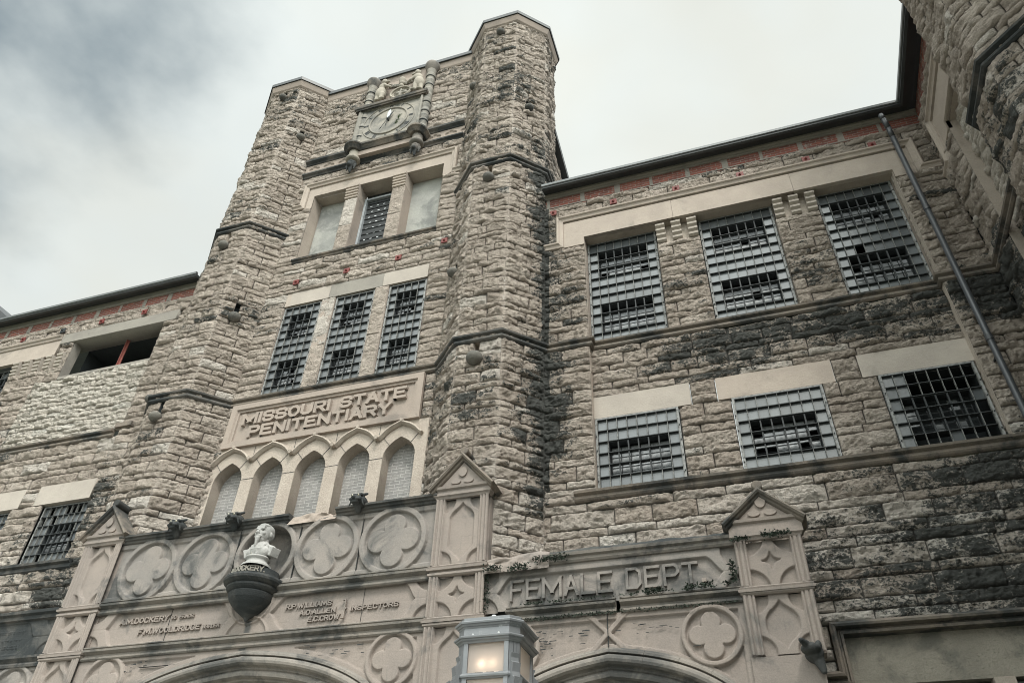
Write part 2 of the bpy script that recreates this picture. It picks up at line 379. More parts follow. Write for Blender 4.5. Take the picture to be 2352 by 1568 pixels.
def sweep(name, path, prof, mapf, mat, parent, closed=False, caps=True, smooth=False, mb=None):
    """path in plane (a,b); profile (offset to the right of travel, c); mitred"""
    n = len(path); P = [Vector(p) for p in path]; out = []
    for i in range(n):
        if closed: d0 = (P[i]-P[i-1]).normalized(); d1 = (P[(i+1) % n]-P[i]).normalized()
        else:
            d1 = (P[i+1]-P[i]).normalized() if i < n-1 else (P[i]-P[i-1]).normalized()
            d0 = (P[i]-P[i-1]).normalized() if i > 0 else d1
        n0 = Vector((d0.y, -d0.x)); n1 = Vector((d1.y, -d1.x)); m = (n0+n1)
        m = m/max(.25, m.dot(n0)) if m.length > 1e-6 else n0
        out.append([mapf(P[i].x+m.x*o, P[i].y+m.y*o, c) for o, c in prof])
    mb_ = mb or MB(); k = len(mb_.v); mp = len(prof)
    for r in out: mb_.v += [tuple(q) for q in r]
    rng = n if closed else n-1
    for i in range(rng):
        j = (i+1) % n
        for t in range(mp):
            u = (t+1) % mp
            mb_.f.append((k+i*mp+t, k+j*mp+t, k+j*mp+u, k+i*mp+u)); mb_.mi.append(mb_.m)
    if caps and not closed:
        mb_.f.append(tuple(k+t for t in range(mp))); mb_.f.append(tuple(k+(n-1)*mp+mp-1-t for t in range(mp))); mb_.mi += [mb_.m]*2
    if mb: return None
    o = mb_.build(name, mat, parent, smooth); fixn(o); return o
def fixn(o):
    bm = bmesh.new(); bm.from_mesh(o.data); bmesh.ops.recalc_face_normals(bm, faces=bm.faces); bm.to_mesh(o.data); bm.free()
XY = lambda a, b, c: (a, b, c)
def XZ(y): return lambda a, b, c: (a, y-c, b)
def YZ(x): return lambda a, b, c: (x-c, a, b)
def eval_mesh(o):
    dg = bpy.context.evaluated_depsgraph_get(); dg.update()
    me = bpy.data.meshes.new_from_object(o.evaluated_get(dg), depsgraph=dg)
    return me
def plate(name, loops, yf, depth, mat, parent, bevel=0, face='y'):
    """polygon loops in (x,z) extruded from y=yf (front) back by depth"""
    cd = bpy.data.curves.new('tmp', 'CURVE'); cd.dimensions = '2D'; cd.fill_mode = 'BOTH'
    cd.extrude = max(1e-4, depth/2-bevel); cd.bevel_depth = bevel; cd.bevel_resolution = 0
    cd.offset = -bevel
    for lp in loops:
        sp = cd.splines.new('POLY'); sp.points.add(len(lp)-1)
        for q, (x, z) in zip(sp.points, lp): q.co = (x, z, 0, 1)
        sp.use_cyclic_u = True
    o = bpy.data.objects.new('tmp', cd); COL.objects.link(o); me = eval_mesh(o); bpy.data.objects.remove(o); bpy.data.curves.remove(cd)
    if face == 'y': T = Matrix(((1, 0, 0, 0), (0, 0, -1, yf+depth/2), (0, 1, 0, 0), (0, 0, 0, 1)))
    else: T = Matrix(((0, 0, -1, yf+depth/2), (-1, 0, 0, 0), (0, 1, 0, 0), (0, 0, 0, 1)))     # loops in (-y,z), faces -X
    me.transform(T); me.name = name
    return link(name, me, mat, parent)
GL = {'A': [[(0, 0), (.5, 1)], [(1, 0), (.5, 1)], [(.2, .33), (.8, .33)]], 'B': [[(0, 0), (0, 1)], [(0, 1), (.75, 1), (1, .88), (1, .64), (.75, .52), (0, .52)], [(.75, .52), (1, .40), (1, .12), (.75, 0), (0, 0)]],
 'C': [[(1, .78), (1, .85), (.8, 1), (.2, 1), (0, .82), (0, .18), (.2, 0), (.8, 0), (1, .15), (1, .22)]], 'D': [[(0, 0), (0, 1), (.72, 1), (1, .8), (1, .2), (.72, 0), (0, 0)]],
 'E': [[(0, 0), (0, 1)], [(0, 1), (1, 1)], [(0, .52), (.8, .52)], [(0, 0), (1, 0)]], 'F': [[(0, 0), (0, 1)], [(0, 1), (1, 1)], [(0, .52), (.75, .52)]],
 'G': [[(1, .82), (.8, 1), (.2, 1), (0, .82), (0, .18), (.2, 0), (.8, 0), (1, .18), (1, .45), (.6, .45)]], 'H': [[(0, 0), (0, 1)], [(1, 0), (1, 1)], [(0, .52), (1, .52)]], 'I': [[(.5, 0), (.5, 1)]],
 'J': [[(1, 1), (1, .2), (.75, 0), (.25, 0), (0, .2), (0, .3)]], 'K': [[(0, 0), (0, 1)], [(.05, .42), (.95, 1)], [(.35, .58), (1, 0)]], 'L': [[(0, 0), (0, 1)], [(0, 0), (1, 0)]],
 'M': [[(0, 0), (0, 1)], [(1, 0), (1, 1)], [(0, 1), (.5, .25)], [(1, 1), (.5, .25)]], 'N': [[(0, 0), (0, 1)], [(1, 0), (1, 1)], [(0, 1), (1, 0)]],
 'O': [[(.5, 0), (.3, 0), (0, .28), (0, .72), (.3, 1), (.7, 1), (1, .72), (1, .28), (.7, 0), (.5, 0)]], 'P': [[(0, 0), (0, 1)], [(0, 1), (.78, 1), (1, .86), (1, .6), (.78, .45), (0, .45)]],
 'R': [[(0, 0), (0, 1)], [(0, 1), (.78, 1), (1, .86), (1, .62), (.78, .47), (0, .47)], [(.55, .47), (1, 0)]], 'S': [[(1, .78), (1, .84), (.8, 1), (.2, 1), (0, .85), (0, .66), (.2, .53), (.8, .47), (1, .34), (1, .15), (.8, 0), (.2, 0), (0, .16), (0, .22)]],
 'T': [[(.5, 0), (.5, 1)], [(0, 1), (1, 1)]], 'U': [[(0, 1), (0, .2), (.25, 0), (.75, 0), (1, .2), (1, 1)]], 'W': [[(0, 1), (.25, 0)], [(.5, .85), (.25, 0)], [(.5, .85), (.75, 0)], [(1, 1), (.75, 0)]],
 'X': [[(0, 0), (1, 1)], [(0, 1), (1, 0)]], 'Y': [[(0, 1), (.5, .48)], [(1, 1), (.5, .48)], [(.5, .5), (.5, 0)]], '.': [[(.5, 0), (.5, .01)]]}
def text(name, body, xl, xr, zb, h, yf, depth, mat, parent, off=0, mapf=None, bevel=0, wt=.17):
    """raised block lettering built from straight chiselled strokes"""
    w = h*wt; adv = {'I': .05, '.': .05, ' ': .38, 'M': .9, 'W': 1.0}; gap = .26
    units = sum(adv.get(c, .62) for c in body)+gap*(len(body)-1); nst = .0
    u = (xr-xl-w)/units; m = MB(); x = xl+w/2; k = 0
    for c in body:
        lw = adv.get(c, .62)*u
        for pl in GL.get(c, []):
            pts = [(x+a*lw, zb+w/2+b*(h-w)) for a, b in pl]
            for i, (p, q) in enumerate(zip(pts, pts[1:])):
                k += 1; y = yf+(k % 7)*.0004; dx, dz = q[0]-p[0], q[1]-p[1]; L = math.hypot(dx, dz)
                if L < 1e-6: continue
                if abs(dz) > abs(dx)*1.05 and abs(dx) > 1e-6 and len(pl) == 2:      # slanted stroke, cut level
                    hw = w/2*L/abs(dz); sg = 1 if dz > 0 else -1; ez = w/2*sg; ex = dx/dz*ez
                    c4 = [(p[0]-ex-hw, p[1]-ez), (p[0]-ex+hw, p[1]-ez), (q[0]+ex+hw, q[1]+ez), (q[0]+ex-hw, q[1]+ez)]
                    if dz < 0: c4 = [c4[1], c4[0], c4[3], c4[2]]
                    if dz < 0: c4 = [c4[0], c4[3], c4[2], c4[1]][::1]
                else:
                    tx, tz = dx/L, dz/L; nx_, nz_ = -tz*w/2, tx*w/2
                    e0 = w/2 if (i == 0 or len(pl) == 2) and len(pl) != 9 else w*.21
                    e1 = w/2 if (i == len(pts)-2 or len(pl) == 2) and len(pl) != 9 else w*.21
                    c4 = [(p[0]-tx*e0-nx_, p[1]-tz*e0-nz_), (q[0]+tx*e1-nx_, q[1]+tz*e1-nz_), (q[0]+tx*e1+nx_, q[1]+tz*e1+nz_), (p[0]-tx*e0+nx_, p[1]-tz*e0+nz_)]
                n0 = len(m.v); m.v += [(a, y, b) for a, b in c4]+[(a, yf+depth, b) for a, b in c4]
                m.f += [(n0, n0+1, n0+2, n0+3)]+[(n0+(t+1) % 4, n0+t, n0+4+t, n0+4+(t+1) % 4) for t in range(4)]; m.mi += [0]*5
        x += lw+gap*u
    if mapf is not None:
        a = np.array(m.v); X, Y, Z = mapf(a[:, 0], a[:, 1], a[:, 2]); m.v = [tuple(q) for q in np.stack([X, Y, Z], 1)]
    return m.build(name, mat, parent)
def blob(name, prims, voxel, mat, parent, smooth_it=4):
    """primitives ('e', centre, radii, euler) ellipsoids or ('c', p0, p1, r0, r1) cones fused into one continuous skin"""
    bm = bmesh.new()
    for p in prims:
        if p[0] == 'e':
            rot = Euler(p[3]).to_matrix().to_4x4() if len(p) > 3 else Matrix.Identity(4)
            bmesh.ops.create_icosphere(bm, subdivisions=3, radius=1, matrix=Matrix.Translation(p[1]) @ rot @ Matrix.Diagonal((*p[2], 1)))
        elif p[0] == 'c':
            a, b = Vector(p[1]), Vector(p[2]); d = b-a
            mt = Matrix.Translation((a+b)/2) @ d.to_track_quat('Z', 'Y').to_matrix().to_4x4()
            bmesh.ops.create_cone(bm, cap_ends=True, segments=16, radius1=p[3], radius2=p[4], depth=d.length, matrix=mt)
            for c_, r_ in ((a, p[3]), (b, p[4])):
                if r_ > .001: bmesh.ops.create_icosphere(bm, subdivisions=2, radius=r_, matrix=Matrix.Translation(c_))
        elif p[0] == 'b':
            rot = Euler(p[3]).to_matrix().to_4x4() if len(p) > 3 else Matrix.Identity(4)
            bmesh.ops.create_cube(bm, size=2, matrix=Matrix.Translation(p[1]) @ rot @ Matrix.Diagonal((*p[2], 1)))
    me = bpy.data.meshes.new('tmp'); bm.to_mesh(me); bm.free()
    o = bpy.data.objects.new('tmp', me); COL.objects.link(o)
    md = o.modifiers.new('r', 'REMESH'); md.mode = 'VOXEL'; md.voxel_size = voxel
    ms = o.modifiers.new('s', 'SMOOTH'); ms.iterations = smooth_it; ms.factor = .5
    res = eval_mesh(o); bpy.data.objects.remove(o); res.name = name
    return link(name, res, mat, parent, True)

# ------------------------------------------------------------------ rock-faced ashlar
def courses(z0, z1, keys=(), pat=(.27, .15, .25, .14), seed=0):
    rr = random.Random(seed); ks = sorted({z0, z1, *[k for k in keys if z0+.02 < k < z1-.02]})
    mg = [ks[0]]
    for k in ks[1:]:
        if k-mg[-1] > .05 or k == z1: mg.append(k)
    out = [mg[0]]; i = 0
    for a, b in zip(mg, mg[1:]):
        seg = []; t = 0
        while t < b-a-.06:
            seg.append(pat[i % len(pat)]); t += seg[-1]; i += 1
        if not seg: seg = [b-a]
        s = (b-a)/sum(seg); z = a
        for q in seg: z += q*s; out.append(z)
        out[-1] = b
    return out
def no_stain(x, y, z): return x*0
def ashlar(name, parent, O, d, length, zs, holes=(), seed=1, bl=(.35, .8), bulge=.05, rough=.045, res=.03, mat='ashlar',
           stain=no_stain, white=0., cornL=False, cornR=False, tonef=None, flat=False):
    """face from O (x,y) along unit d; outward normal is to the right of d. holes: (u0,u1,z0,z1)"""
    rr = random.Random(seed); rs = np.random.RandomState(seed)
    dx, dy = d; nx, ny = dy, -dx
    U, Z, Ed, BI, PU, CN = [], [], [], [], [], []; Q = []; nb = 0; nv_tot = 0; props = []
    for ci, (za, zb) in enumerate(zip(zs, zs[1:])):
        ints = [(0., length)]; mid = (za+zb)/2
        for (u0, u1, h0, h1) in holes:
            if h0 < mid < h1:
                new = []
                for a, b in ints:
                    if u1 <= a or u0 >= b: new.append((a, b)); continue
                    if u0 > a+.01: new.append((a, u0))
                    if u1 < b-.01: new.append((u1, b))
                ints = new
        for a, b in ints:
            w = b-a; us = [a]; off = rr.random()
            f = 1.0 if zb-za > .2 else 1.25
            t = a+(bl[0]+(bl[1]-bl[0])*rr.random())*f*(.45 if ci % 2 else 1)
            while t < b-bl[0]*.55:
                us.append(t); t += (bl[0]+(bl[1]-bl[0])*rr.random())*f
            us.append(b)
            for ua, ub in zip(us, us[1:]):
                W, H = ub-ua, zb-za
                nu = max(3, int(W/res)); nvv = max(3, int(H/res))
                g = .014
                uu = np.concatenate([[0], np.linspace(g, W-g, nu), [W]]); vv = np.concatenate([[0], np.linspace(g, H-g, nvv), [H]])
                gu, gv = np.meshgrid(uu, vv, indexing='ij')
                el = np.minimum(np.where((abs(ua) < 1e-6) & cornL, gu+.02, gu), np.where((abs(ub-length) < 1e-6) & cornR, W-gu+.02, W-gu))
                e = np.minimum(el, np.minimum(gv, H-gv))
                cn = np.zeros_like(e)
                if cornL: cn = np.maximum(cn, 1-(ua+gu)/.05)
                if cornR: cn = np.maximum(cn, 1-(length-ua-gu)/.05)
                n0 = len(uu)*len(vv); idx = np.arange(n0).reshape(len(uu), len(vv))+nv_tot
                Q.append(np.stack([idx[:-1, :-1], idx[1:, :-1], idx[1:, 1:], idx[:-1, 1:]], -1).reshape(-1, 4))
                U.append((ua+gu).ravel()); Z.append((za+gv).ravel()); Ed.append(e.ravel()); CN.append(np.clip(cn, 0, 1).ravel())
                pu = (1-((gu/W*2-1)**6))*(1-np.abs(gv/H*2-1)**3*.5); PU.append(pu.ravel())
                BI.append(np.full(n0, nb)); nv_tot += n0; nb += 1
    U = np.concatenate(U); Z = np.concatenate(Z); E = np.concatenate(Ed); B = np.concatenate(BI); PUv = np.concatenate(PU); C = np.concatenate(CN); Q = np.concatenate(Q)
    X0 = O[0]+dx*U; Y0 = O[1]+dy*U
    boff = rs.rand(nb, 3)*40; bb = rs.rand(nb); bt = rs.rand(nb); bs_ = rs.rand(nb); bw = rs.rand(nb); tilt = (rs.rand(nb, 2)-.5)
    P = np.stack([X0, Y0, Z], 1)
    Pn = P*np.array([4.2, 4.2, 5.2])+boff[B]
    n1 = fbm(Pn, 4, seed, .55); q = n1*6.5+boff[B][:, 0]; fr = q-np.floor(q); terr = (np.floor(q)+sst(.62, .92, fr)-boff[B][:, 0])/6.5
    n2 = np.abs(fbm(P*np.array([9, 9, 15.])+boff[B]+9, 3, seed+7, .6)-.5)*3
    ew = sst(0, .024, E)
    d_ = ew*(bulge*(.40+.75*bb[B])*PUv + rough*3.1*(terr-.5) - rough*.9*n2 + .024 + tilt[B, 0]*.05*(PUv-.4))
    if flat: d_ = ew*(.012+.3*rough*(terr-.5))
    joint = E < .006
    d_ = np.where(joint & (C < .3), -.035, d_)*np.where(C > 0, 1-.75*C, 1)
    V = P.copy(); V[:, 0] += nx*d_; V[:, 1] += ny*d_
    st = stain(X0, Y0, Z)
    big = fbm(P*np.array([.55, .55, .8])+3.1, 3, 91)
    stv = (big-.5)*1.0 + st + (bs_[B]-.5)*.30 + np.where(bs_[B] > .93, .16, 0) + .28*(d_-.035)/.04*np.clip(big*2-.6, 0, 1)*(PUv > .35)
    tone = tonef(X0, Y0, Z) if tonef else 0
    # whiter replaced stones lower down
    wh = np.clip(white+np.clip((9.2-Z)/3, 0, 1)*.95*bw[B] + np.where(bw[B] > .95, .5, 0)+(bw[B]-.5)*.15, 0, 1)
    att = np.stack([np.clip(bt[B]*1.2-.1+tone, 0, 1), np.clip(stv+.0, -1, 1), wh, joint.astype(float)], 1)
    return np_mesh(name, V, Q, mat, parent, att)

COLLECT = None
_np_mesh0 = np_mesh
def np_mesh(name, V, Q, mat, parent, att=None, smooth=False):
    if COLLECT is not None: COLLECT.append((V, Q, att)); return None
    return _np_mesh0(name, V, Q, mat, parent, att, smooth)
def flush(name, parent, mat='ashlar'):
    global COLLECT
    C, COLLECT = COLLECT, None; o = 0; Vs, Qs, As = [], [], []
    for V, Q, A in C: Vs.append(V); Qs.append(Q+o); As.append(A); o += len(V)
    return np_mesh(name, np.concatenate(Vs), np.concatenate(Qs), mat, parent, np.concatenate(As))

# where the black weathering sits on the building (water runs, wet corners, below sills)
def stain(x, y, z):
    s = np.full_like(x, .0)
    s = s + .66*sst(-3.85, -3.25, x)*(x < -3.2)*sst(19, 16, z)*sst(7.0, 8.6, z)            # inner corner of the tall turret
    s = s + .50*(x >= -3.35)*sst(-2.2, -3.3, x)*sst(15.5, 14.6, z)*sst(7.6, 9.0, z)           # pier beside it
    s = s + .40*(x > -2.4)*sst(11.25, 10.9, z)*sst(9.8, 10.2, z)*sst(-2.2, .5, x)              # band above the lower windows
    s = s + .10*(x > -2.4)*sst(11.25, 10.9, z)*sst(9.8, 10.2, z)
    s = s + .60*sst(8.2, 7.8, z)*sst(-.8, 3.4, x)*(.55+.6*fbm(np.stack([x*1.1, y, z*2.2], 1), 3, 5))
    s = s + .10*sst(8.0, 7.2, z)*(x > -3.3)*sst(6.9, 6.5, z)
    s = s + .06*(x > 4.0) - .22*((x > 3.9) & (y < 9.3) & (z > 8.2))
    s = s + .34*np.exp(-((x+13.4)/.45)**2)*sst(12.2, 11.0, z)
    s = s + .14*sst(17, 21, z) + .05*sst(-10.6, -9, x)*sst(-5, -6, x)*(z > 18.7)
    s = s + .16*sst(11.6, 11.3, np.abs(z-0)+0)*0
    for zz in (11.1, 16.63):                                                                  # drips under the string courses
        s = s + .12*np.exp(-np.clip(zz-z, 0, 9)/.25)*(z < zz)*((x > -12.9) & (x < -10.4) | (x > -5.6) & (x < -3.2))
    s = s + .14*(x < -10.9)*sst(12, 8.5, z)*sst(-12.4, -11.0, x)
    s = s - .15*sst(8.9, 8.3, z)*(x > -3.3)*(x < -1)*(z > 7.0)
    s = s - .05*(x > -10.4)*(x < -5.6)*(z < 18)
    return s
def warm(x, y, z): return .1*sst(19, 8, z)-.15*sst(15, 22, z)

STR = [(0, -.17), (.03, -.17), (.065, -.145), (.07, -.12), (.055, -.09), (.03, -.075), (.035, -.06), (.10, -.035), (.11, 0), (.05, .03), (0, .045)]
def octo(cx, cy, a):
    h = a*math.tan(math.pi/8); pts = []
    p = Vector((cx-h, cy-a)); s = 2*h
    for k in range(8):
        pts.append(p.copy()); p = p+Vector((math.cos(k*math.pi/4), math.sin(k*math.pi/4)))*s
    return pts, s
def turret(parent, cx, cy, a, z0, z1, fine, strings, balls, seed, res=.019, top=True, hidden=()):
    global COLLECT
    pts, s = octo(cx, cy, a)
    COLLECT = []
    keys = list(strings)+[q for b in balls for q in (b[3], b[4])]
    zs = courses(z0, z1, keys, seed=seed, pat=(.27, .15, .24, .14, .29, .15) if seed % 2 else (.25, .14, .28, .16))
    for k in range(8):
        if k in hidden: continue
        th = k*math.pi/4; holes = []
        for (fk, u, zb, h0, h1, r) in balls:
            if fk == k: holes.append((s*u-.05, s*u+.05, h0, h1))
        ashlar('w', None, pts[k], (math.cos(th), math.sin(th)), s, zs, holes, seed=seed*10+k, bl=(.42, .62), res=res if k in fine else .09,
               stain=stain, tonef=warm, cornL=True, cornR=True, bulge=.042, rough=.05)
    t = flush('corner_turret', parent)
    for zz in strings:
        sweep('string_course', [tuple(p) for p in pts], [(o, c+zz) for o, c in STR], XY, 'coping', t, closed=True)
    if top:
        p2, _ = octo(cx, cy, a)
        sweep('coping_stone', [tuple(p) for p in p2], [(-.3, z1-.02), (.02, z1-.02), (.07, z1+.03), (.13, z1+.20), (.13, z1+.24), (-.3, z1+.24)], XY, 'sandstone_pink', t, closed=True)
        sweep('metal_flashing', [tuple(p) for p in p2], [(-.32, z1+.242), (.14, z1+.242), (.165, z1+.23), (.17, z1+.36), (.15, z1+.37), (-.32, z1+.42)], XY, 'gutter_metal', t, closed=True)
        m = MB(); q, _ = octo(cx, cy, a-.28); m.quad(*[(p.x, p.y, z1+.40) for p in q]); m.build('turret_roof', 'roof_metal', t)
    for (fk, u, zb, h0, h1, r) in balls:
        th = fk*math.pi/4; d = Vector((math.cos(th), math.sin(th), 0)); n = Vector((d.y, -d.x, 0)); r *= .86
        c = Vector((*pts[fk], 0))+d*s*u
        m = MB(); w = .05; dp = .16
        e = [c-d*w-n*.0, c+d*w, c+d*w-n*dp, c-d*w-n*dp]
        for i, j in ((0, 3), (3, 2), (2, 1)):
            m.quad((*e[i][:2], h0), (*e[j][:2], h0), (*e[j][:2], h1), (*e[i][:2], h1))
        m.quad((*e[0][:2], h1), (*e[3][:2], h1), (*e[2][:2], h1), (*e[1][:2], h1)); m.quad((*e[0][:2], h0), (*e[1][:2], h0), (*e[2][:2], h0), (*e[3][:2], h0))
        m.build('loophole', 'arcade_stone' if h1-h0 > .35 else 'dark_room', t)
        cc = c+n*.07
        m = MB(); m.lathe([(0, -r)]+[(r*math.sin(i*math.pi/10), -r*math.cos(i*math.pi/10)*.9) for i in range(1, 8)]+[(r*.72, r*.42), (r*.5, r*.30), (0, r*.25)], (cc.x, cc.y, zb), 20)
        m.build('stone_ball', 'ball_stone', t, True)
    return t

def window(parent, x0, x1, z0, z1, y, nc, nr, vents, seed, broken=0., top_dark=False, mf=XZ, facing='y', side_frames=True, keepleft=False, openbox=True):
    """steel prison window in a wall facing -Y; y = plane of the glazing bars"""
    rr = random.Random(seed)
    fr = MB(); e = .035
    fr.box(x0, x0+e, y-.03, y+.05, z0, z1).box(x1-e, x1, y-.03, y+.05, z0, z1).box(x0+e, x1-e, y-.028, y+.05, z1-e, z1).box(x0+e, x1-e, y-.02, y+.05, z0, z0+.02)
    wd = fr.build('window', 'flaked_paint', parent)
    bolts = MB()
    for i in range(1, int((z1-z0)/.3)+1):
        zz = z0+i*.3-.12
        if zz < z1-.03:
            for xx in (x0+.017, x1-.017): bolts.tube((xx, y-.05, zz), (xx, y-.03, zz), .011, n=6)
    bolts.build('bolts', 'iron', wd)
    X = np.linspace(x0+e+.004, x1-e-.004, nc+1); Z = np.linspace(z0+.022, z1-e-.004, nr+1)
    def in_vent(c, r): return any(a <= c < b and p <= r < q for a, b, p, q in vents)
    hb = MB(); vb = MB()
    for j in range(nr+1): hb.box(X[0], X[-1], y-.036, y+.022, Z[j]-.0065, Z[j]+.0065)
    for i in range(nc+1):
        
        cuts = sorted([(Z[p]-.003, Z[q]+.003) for a, b, p, q in vents if a < i < b]); zc = Z[0]-.003
        for c0, c1 in cuts: vb.box(X[i]-.005, X[i]+.005, y-.034, y+.018, zc, c0); zc = c1
        vb.box(X[i]-.005, X[i]+.005, y-.034, y+.018, zc, Z[-1]+.003)
    hb.build('window_bars', 'iron', wd); vb.build('glazing_bars', 'glazing_bar', wd)
    V, Q, A = [], [], []
    def pane(a, b, p, q, yy, t0=0, t1=0, tt=None):
        n = len(V); tn = rr.random() if tt is None else tt
        V.extend([(a, yy+t0, p), (b, yy+t1, p), (b, yy+t1*.3, q), (a, yy-t0, q)]); Q.append((n, n+1, n+2, n+3)); A.extend([(tn,)*3+(1,)]*4)
    for r in range(nr):
        for c in range(nc):
            if in_vent(c, r): continue
            if rr.random() < broken and not (keepleft and (c == 0 or (c < 2 and r > nr-3))): continue
            pane(X[c]+.004, X[c+1]-.004, Z[r]+.004, Z[r+1]-.004, y+.012+rr.random()*.002, (rr.random()-.5)*.008, (rr.random()-.5)*.008)
    np_mesh('panes', np.array(V, float).reshape(-1, 3), np.array(Q).reshape(-1, 4), 'prison_glass', wd, np.array(A, float).reshape(-1, 4))
    for (a, b, p, q) in vents:
        xa, xb, za, zb = X[a], X[b], Z[p], Z[q]
        v = MB(); g = .018
        # fixed iron grille in the opening and the vent sash tilted inward behind it
        v.box(xa-.012, xa+.014, y-.01, y+.16, za, zb).box(xb-.014, xb+.012, y-.01, y+.16, za, zb).box(xa+.014, xb-.014, y-.008, y+.16, zb-.02, zb).box(xa+.014, xb-.014, y-.008, y+.16, za, za+.016)
        for i in range(a+1, b): v.box(X[i]-.012, X[i]+.012, y-.02, y+.02, za+.016, zb-.02)
        for j in range(p+1, q): v.box(xa+.014, xb-.014, y+.022, y+.05, Z[j]-.015, Z[j]+.015)
        vo = v.build('vent_grille', 'iron', wd)
        s_ = MB(); gl = []; V2, Q2, A2 = [], [], []
        hh = zb-za; ty = .10*hh
        def pt(x, t, o=0): return (x, y+.10+o+ty*t, za+.01+hh*.93*t)
        cols = b-a; rows = q-p
        for i in range(cols+1):
            xx = xa+.02+(xb-xa-.04)*i/cols
            s_.quad(pt(xx-.009, 0), pt(xx+.009, 0), pt(xx+.009, 1), pt(xx-.009, 1))
        for j in range(rows*2+1):
            t = j/(rows*2); th = .014 if j % 2 == 0 else .008
            s_.quad(pt(xa, t-th, -.002), pt(xb, t-th, -.002), pt(xb, t+th, -.002), pt(xa, t+th, -.002))
        s_.build('vent_sash', 'iron', wd)
        for i in range(cols):
            for j in range(rows):
                if rr.random() < max(.06, broken*.95): continue
                n = len(V2); u0 = xa+.02+(xb-xa-.04)*i/cols; u1 = xa+.02+(xb-xa-.04)*(i+1)/cols
                V2 += [pt(u0, j/rows, .004), pt(u1, j/rows, .004), pt(u1, (j+1)/rows, .004), pt(u0, (j+1)/rows, .004)]
                Q2.append((n, n+1, n+2, n+3)); A2 += [(rr.random(),)*3+(1,)]*4
        if Q2: np_mesh('sash_panes', np.array(V2), np.array(Q2), 'sash_glass', wd, np.array(A2, float))
    if openbox:
        b = MB(); d = .8
        b.quad((x0, y+d, z0), (x1, y+d, z0), (x1, y+d, z1), (x0, y+d, z1)); b.quad((x0, y+.05, z0), (x0, y+d, z0), (x0, y+d, z1), (x0, y+.05, z1))
        b.quad((x1, y+d, z0), (x1, y+.05, z0), (x1, y+.05, z1), (x1, y+d, z1)); b.quad((x0, y+.05, z1), (x0, y+d, z1), (x1, y+d, z1), (x1, y+.05, z1)); b.quad((x0, y+.05, z0), (x1, y+.05, z0), (x1, y+d, z0), (x0, y+d, z0))
        b.build('room_behind', 'dark_room', wd)
    return wd
def reveal(name, parent, x0, x1, z0, z1, y0, y1, mat, sides='lrtb'):
    m = MB()
    if 'l' in sides: m.quad((x0, y0, z0), (x0, y1, z0), (x0, y1, z1), (x0, y0, z1))
    if 'r' in sides: m.quad((x1, y1, z0), (x1, y0, z0), (x1, y0, z1), (x1, y1, z1))
    if 't' in sides: m.quad((x0, y0, z1), (x0, y1, z1), (x1, y1, z1), (x1, y0, z1))
    if 'b' in sides: m.quad((x0, y1, z0), (x0, y0, z0), (x1, y0, z0), (x1, y1, z0))
    return m.build(name, mat, parent)
def rect(x0, x1, z0, z1): return [(x0, z0), (x1, z0), (x1, z1), (x0, z1)]
def anchor(parent, x, z, y, mat='red_plate', tilt=0):
    m = MB(); s = .075
    c, sn = math.cos(tilt), math.sin(tilt)
    m.obox((x, y-.06, z), (c, 0, sn), (0, 1, 0), (-sn, 0, c), s, .012, s)
    m.tube((x, y-.04, z), (x, y-.115, z), .016, n=8).tube((x, y-.072, z), (x, y-.095, z), .03, n=6)
    m.tube((x, y, z), (x, y-.05, z), .03, n=8)
    return m.build('anchor_plate', mat, parent)

# ================================================================== GROUND
g = MB(); g.quad((-150, -150, -.02), (150, -150, -.02), (150, 150, -.02), (-150, 150, -.02)); o = g.build('ground', 'grass_ground'); o['kind'] = 'structure'
g = MB(); g.quad((-150, -9, 0), (3.2, -9, 0), (3.2, -2, 0), (-150, -2, 0)); o = g.build('road', 'asphalt'); o['kind'] = 'structure'
g = MB(); g.box(-24, 3.2, -1.99, 9.6, -.1, .12); o = g.build('pavement', 'concrete_path'); o['kind'] = 'structure'

# ================================================================== GATEHOUSE TOWER
T = thing('gatehouse_tower', 'tall rock-faced limestone gatehouse tower with two octagonal corner turrets and a stone clock', 'tower', (-8, 11.3, 0))
TR, TL = (-4.42, 11.72), (-11.60, 11.72); AP = 1.13
turret(T, *TR, AP, 4.0, 23.16, (7, 0, 1, 2), (11.26, 16.77), [(0, .50, 22.74, 22.86, 23.06, .14), (1, .46, 19.02, 19.16, 19.38, .14), (0, .46, 16.08, 16.2, 16.60, .16), (0, .46, 10.66, 10.74, 11.10, .19), (7, .55, 20.77, 20.9, 21.05, .15), (7, .5, 13.5, 13.6, 13.8, .15)], 3, hidden=(3, 4))
turret(T, *TL, AP, 4.0, 23.10, (7, 0, 1), (11.26, 16.68), [(0, .48, 22.68, 22.8, 23.0, .14), (1, .5, 20.71, 20.85, 21.07, .15), (0, .40, 15.97, 16.1, 16.5, .16), (1, .40, 13.52, 13.7, 14.0, .17), (0, .36, 10.66, 10.78, 11.10, .16), (7, .5, 11.5, 11.6, 11.8, .15)], 4, hidden=(3, 4))
YW = 11.25
COLLECT = []
zs = courses(7.0, 22.93, (9.98, 11.10, 11.28, 13.95, 14.38, 15.45, 15.56, 17.62, 18.12, 18.62, 19.06, 19.77), pat=(.27, .17, .25, .15))
hx = lambda a, b: (a+10.5, b+10.5)
H = [(*hx(-9.92, -6.05), 15.46, 18.6), (*hx(-10.27, -5.68), 17.62, 18.62), (*hx(-9.83, -6.08), 11.28, 14.38), (0, 4.95, 19.06, 19.77), (*hx(-8.95, -6.86), 19.6, 22.95), (*hx(-10.32, -5.80), 9.98, 11.10), (0, 4.95, 11.10, 11.28), (*hx(-10.32, -5.62), 7.0, 9.98)]
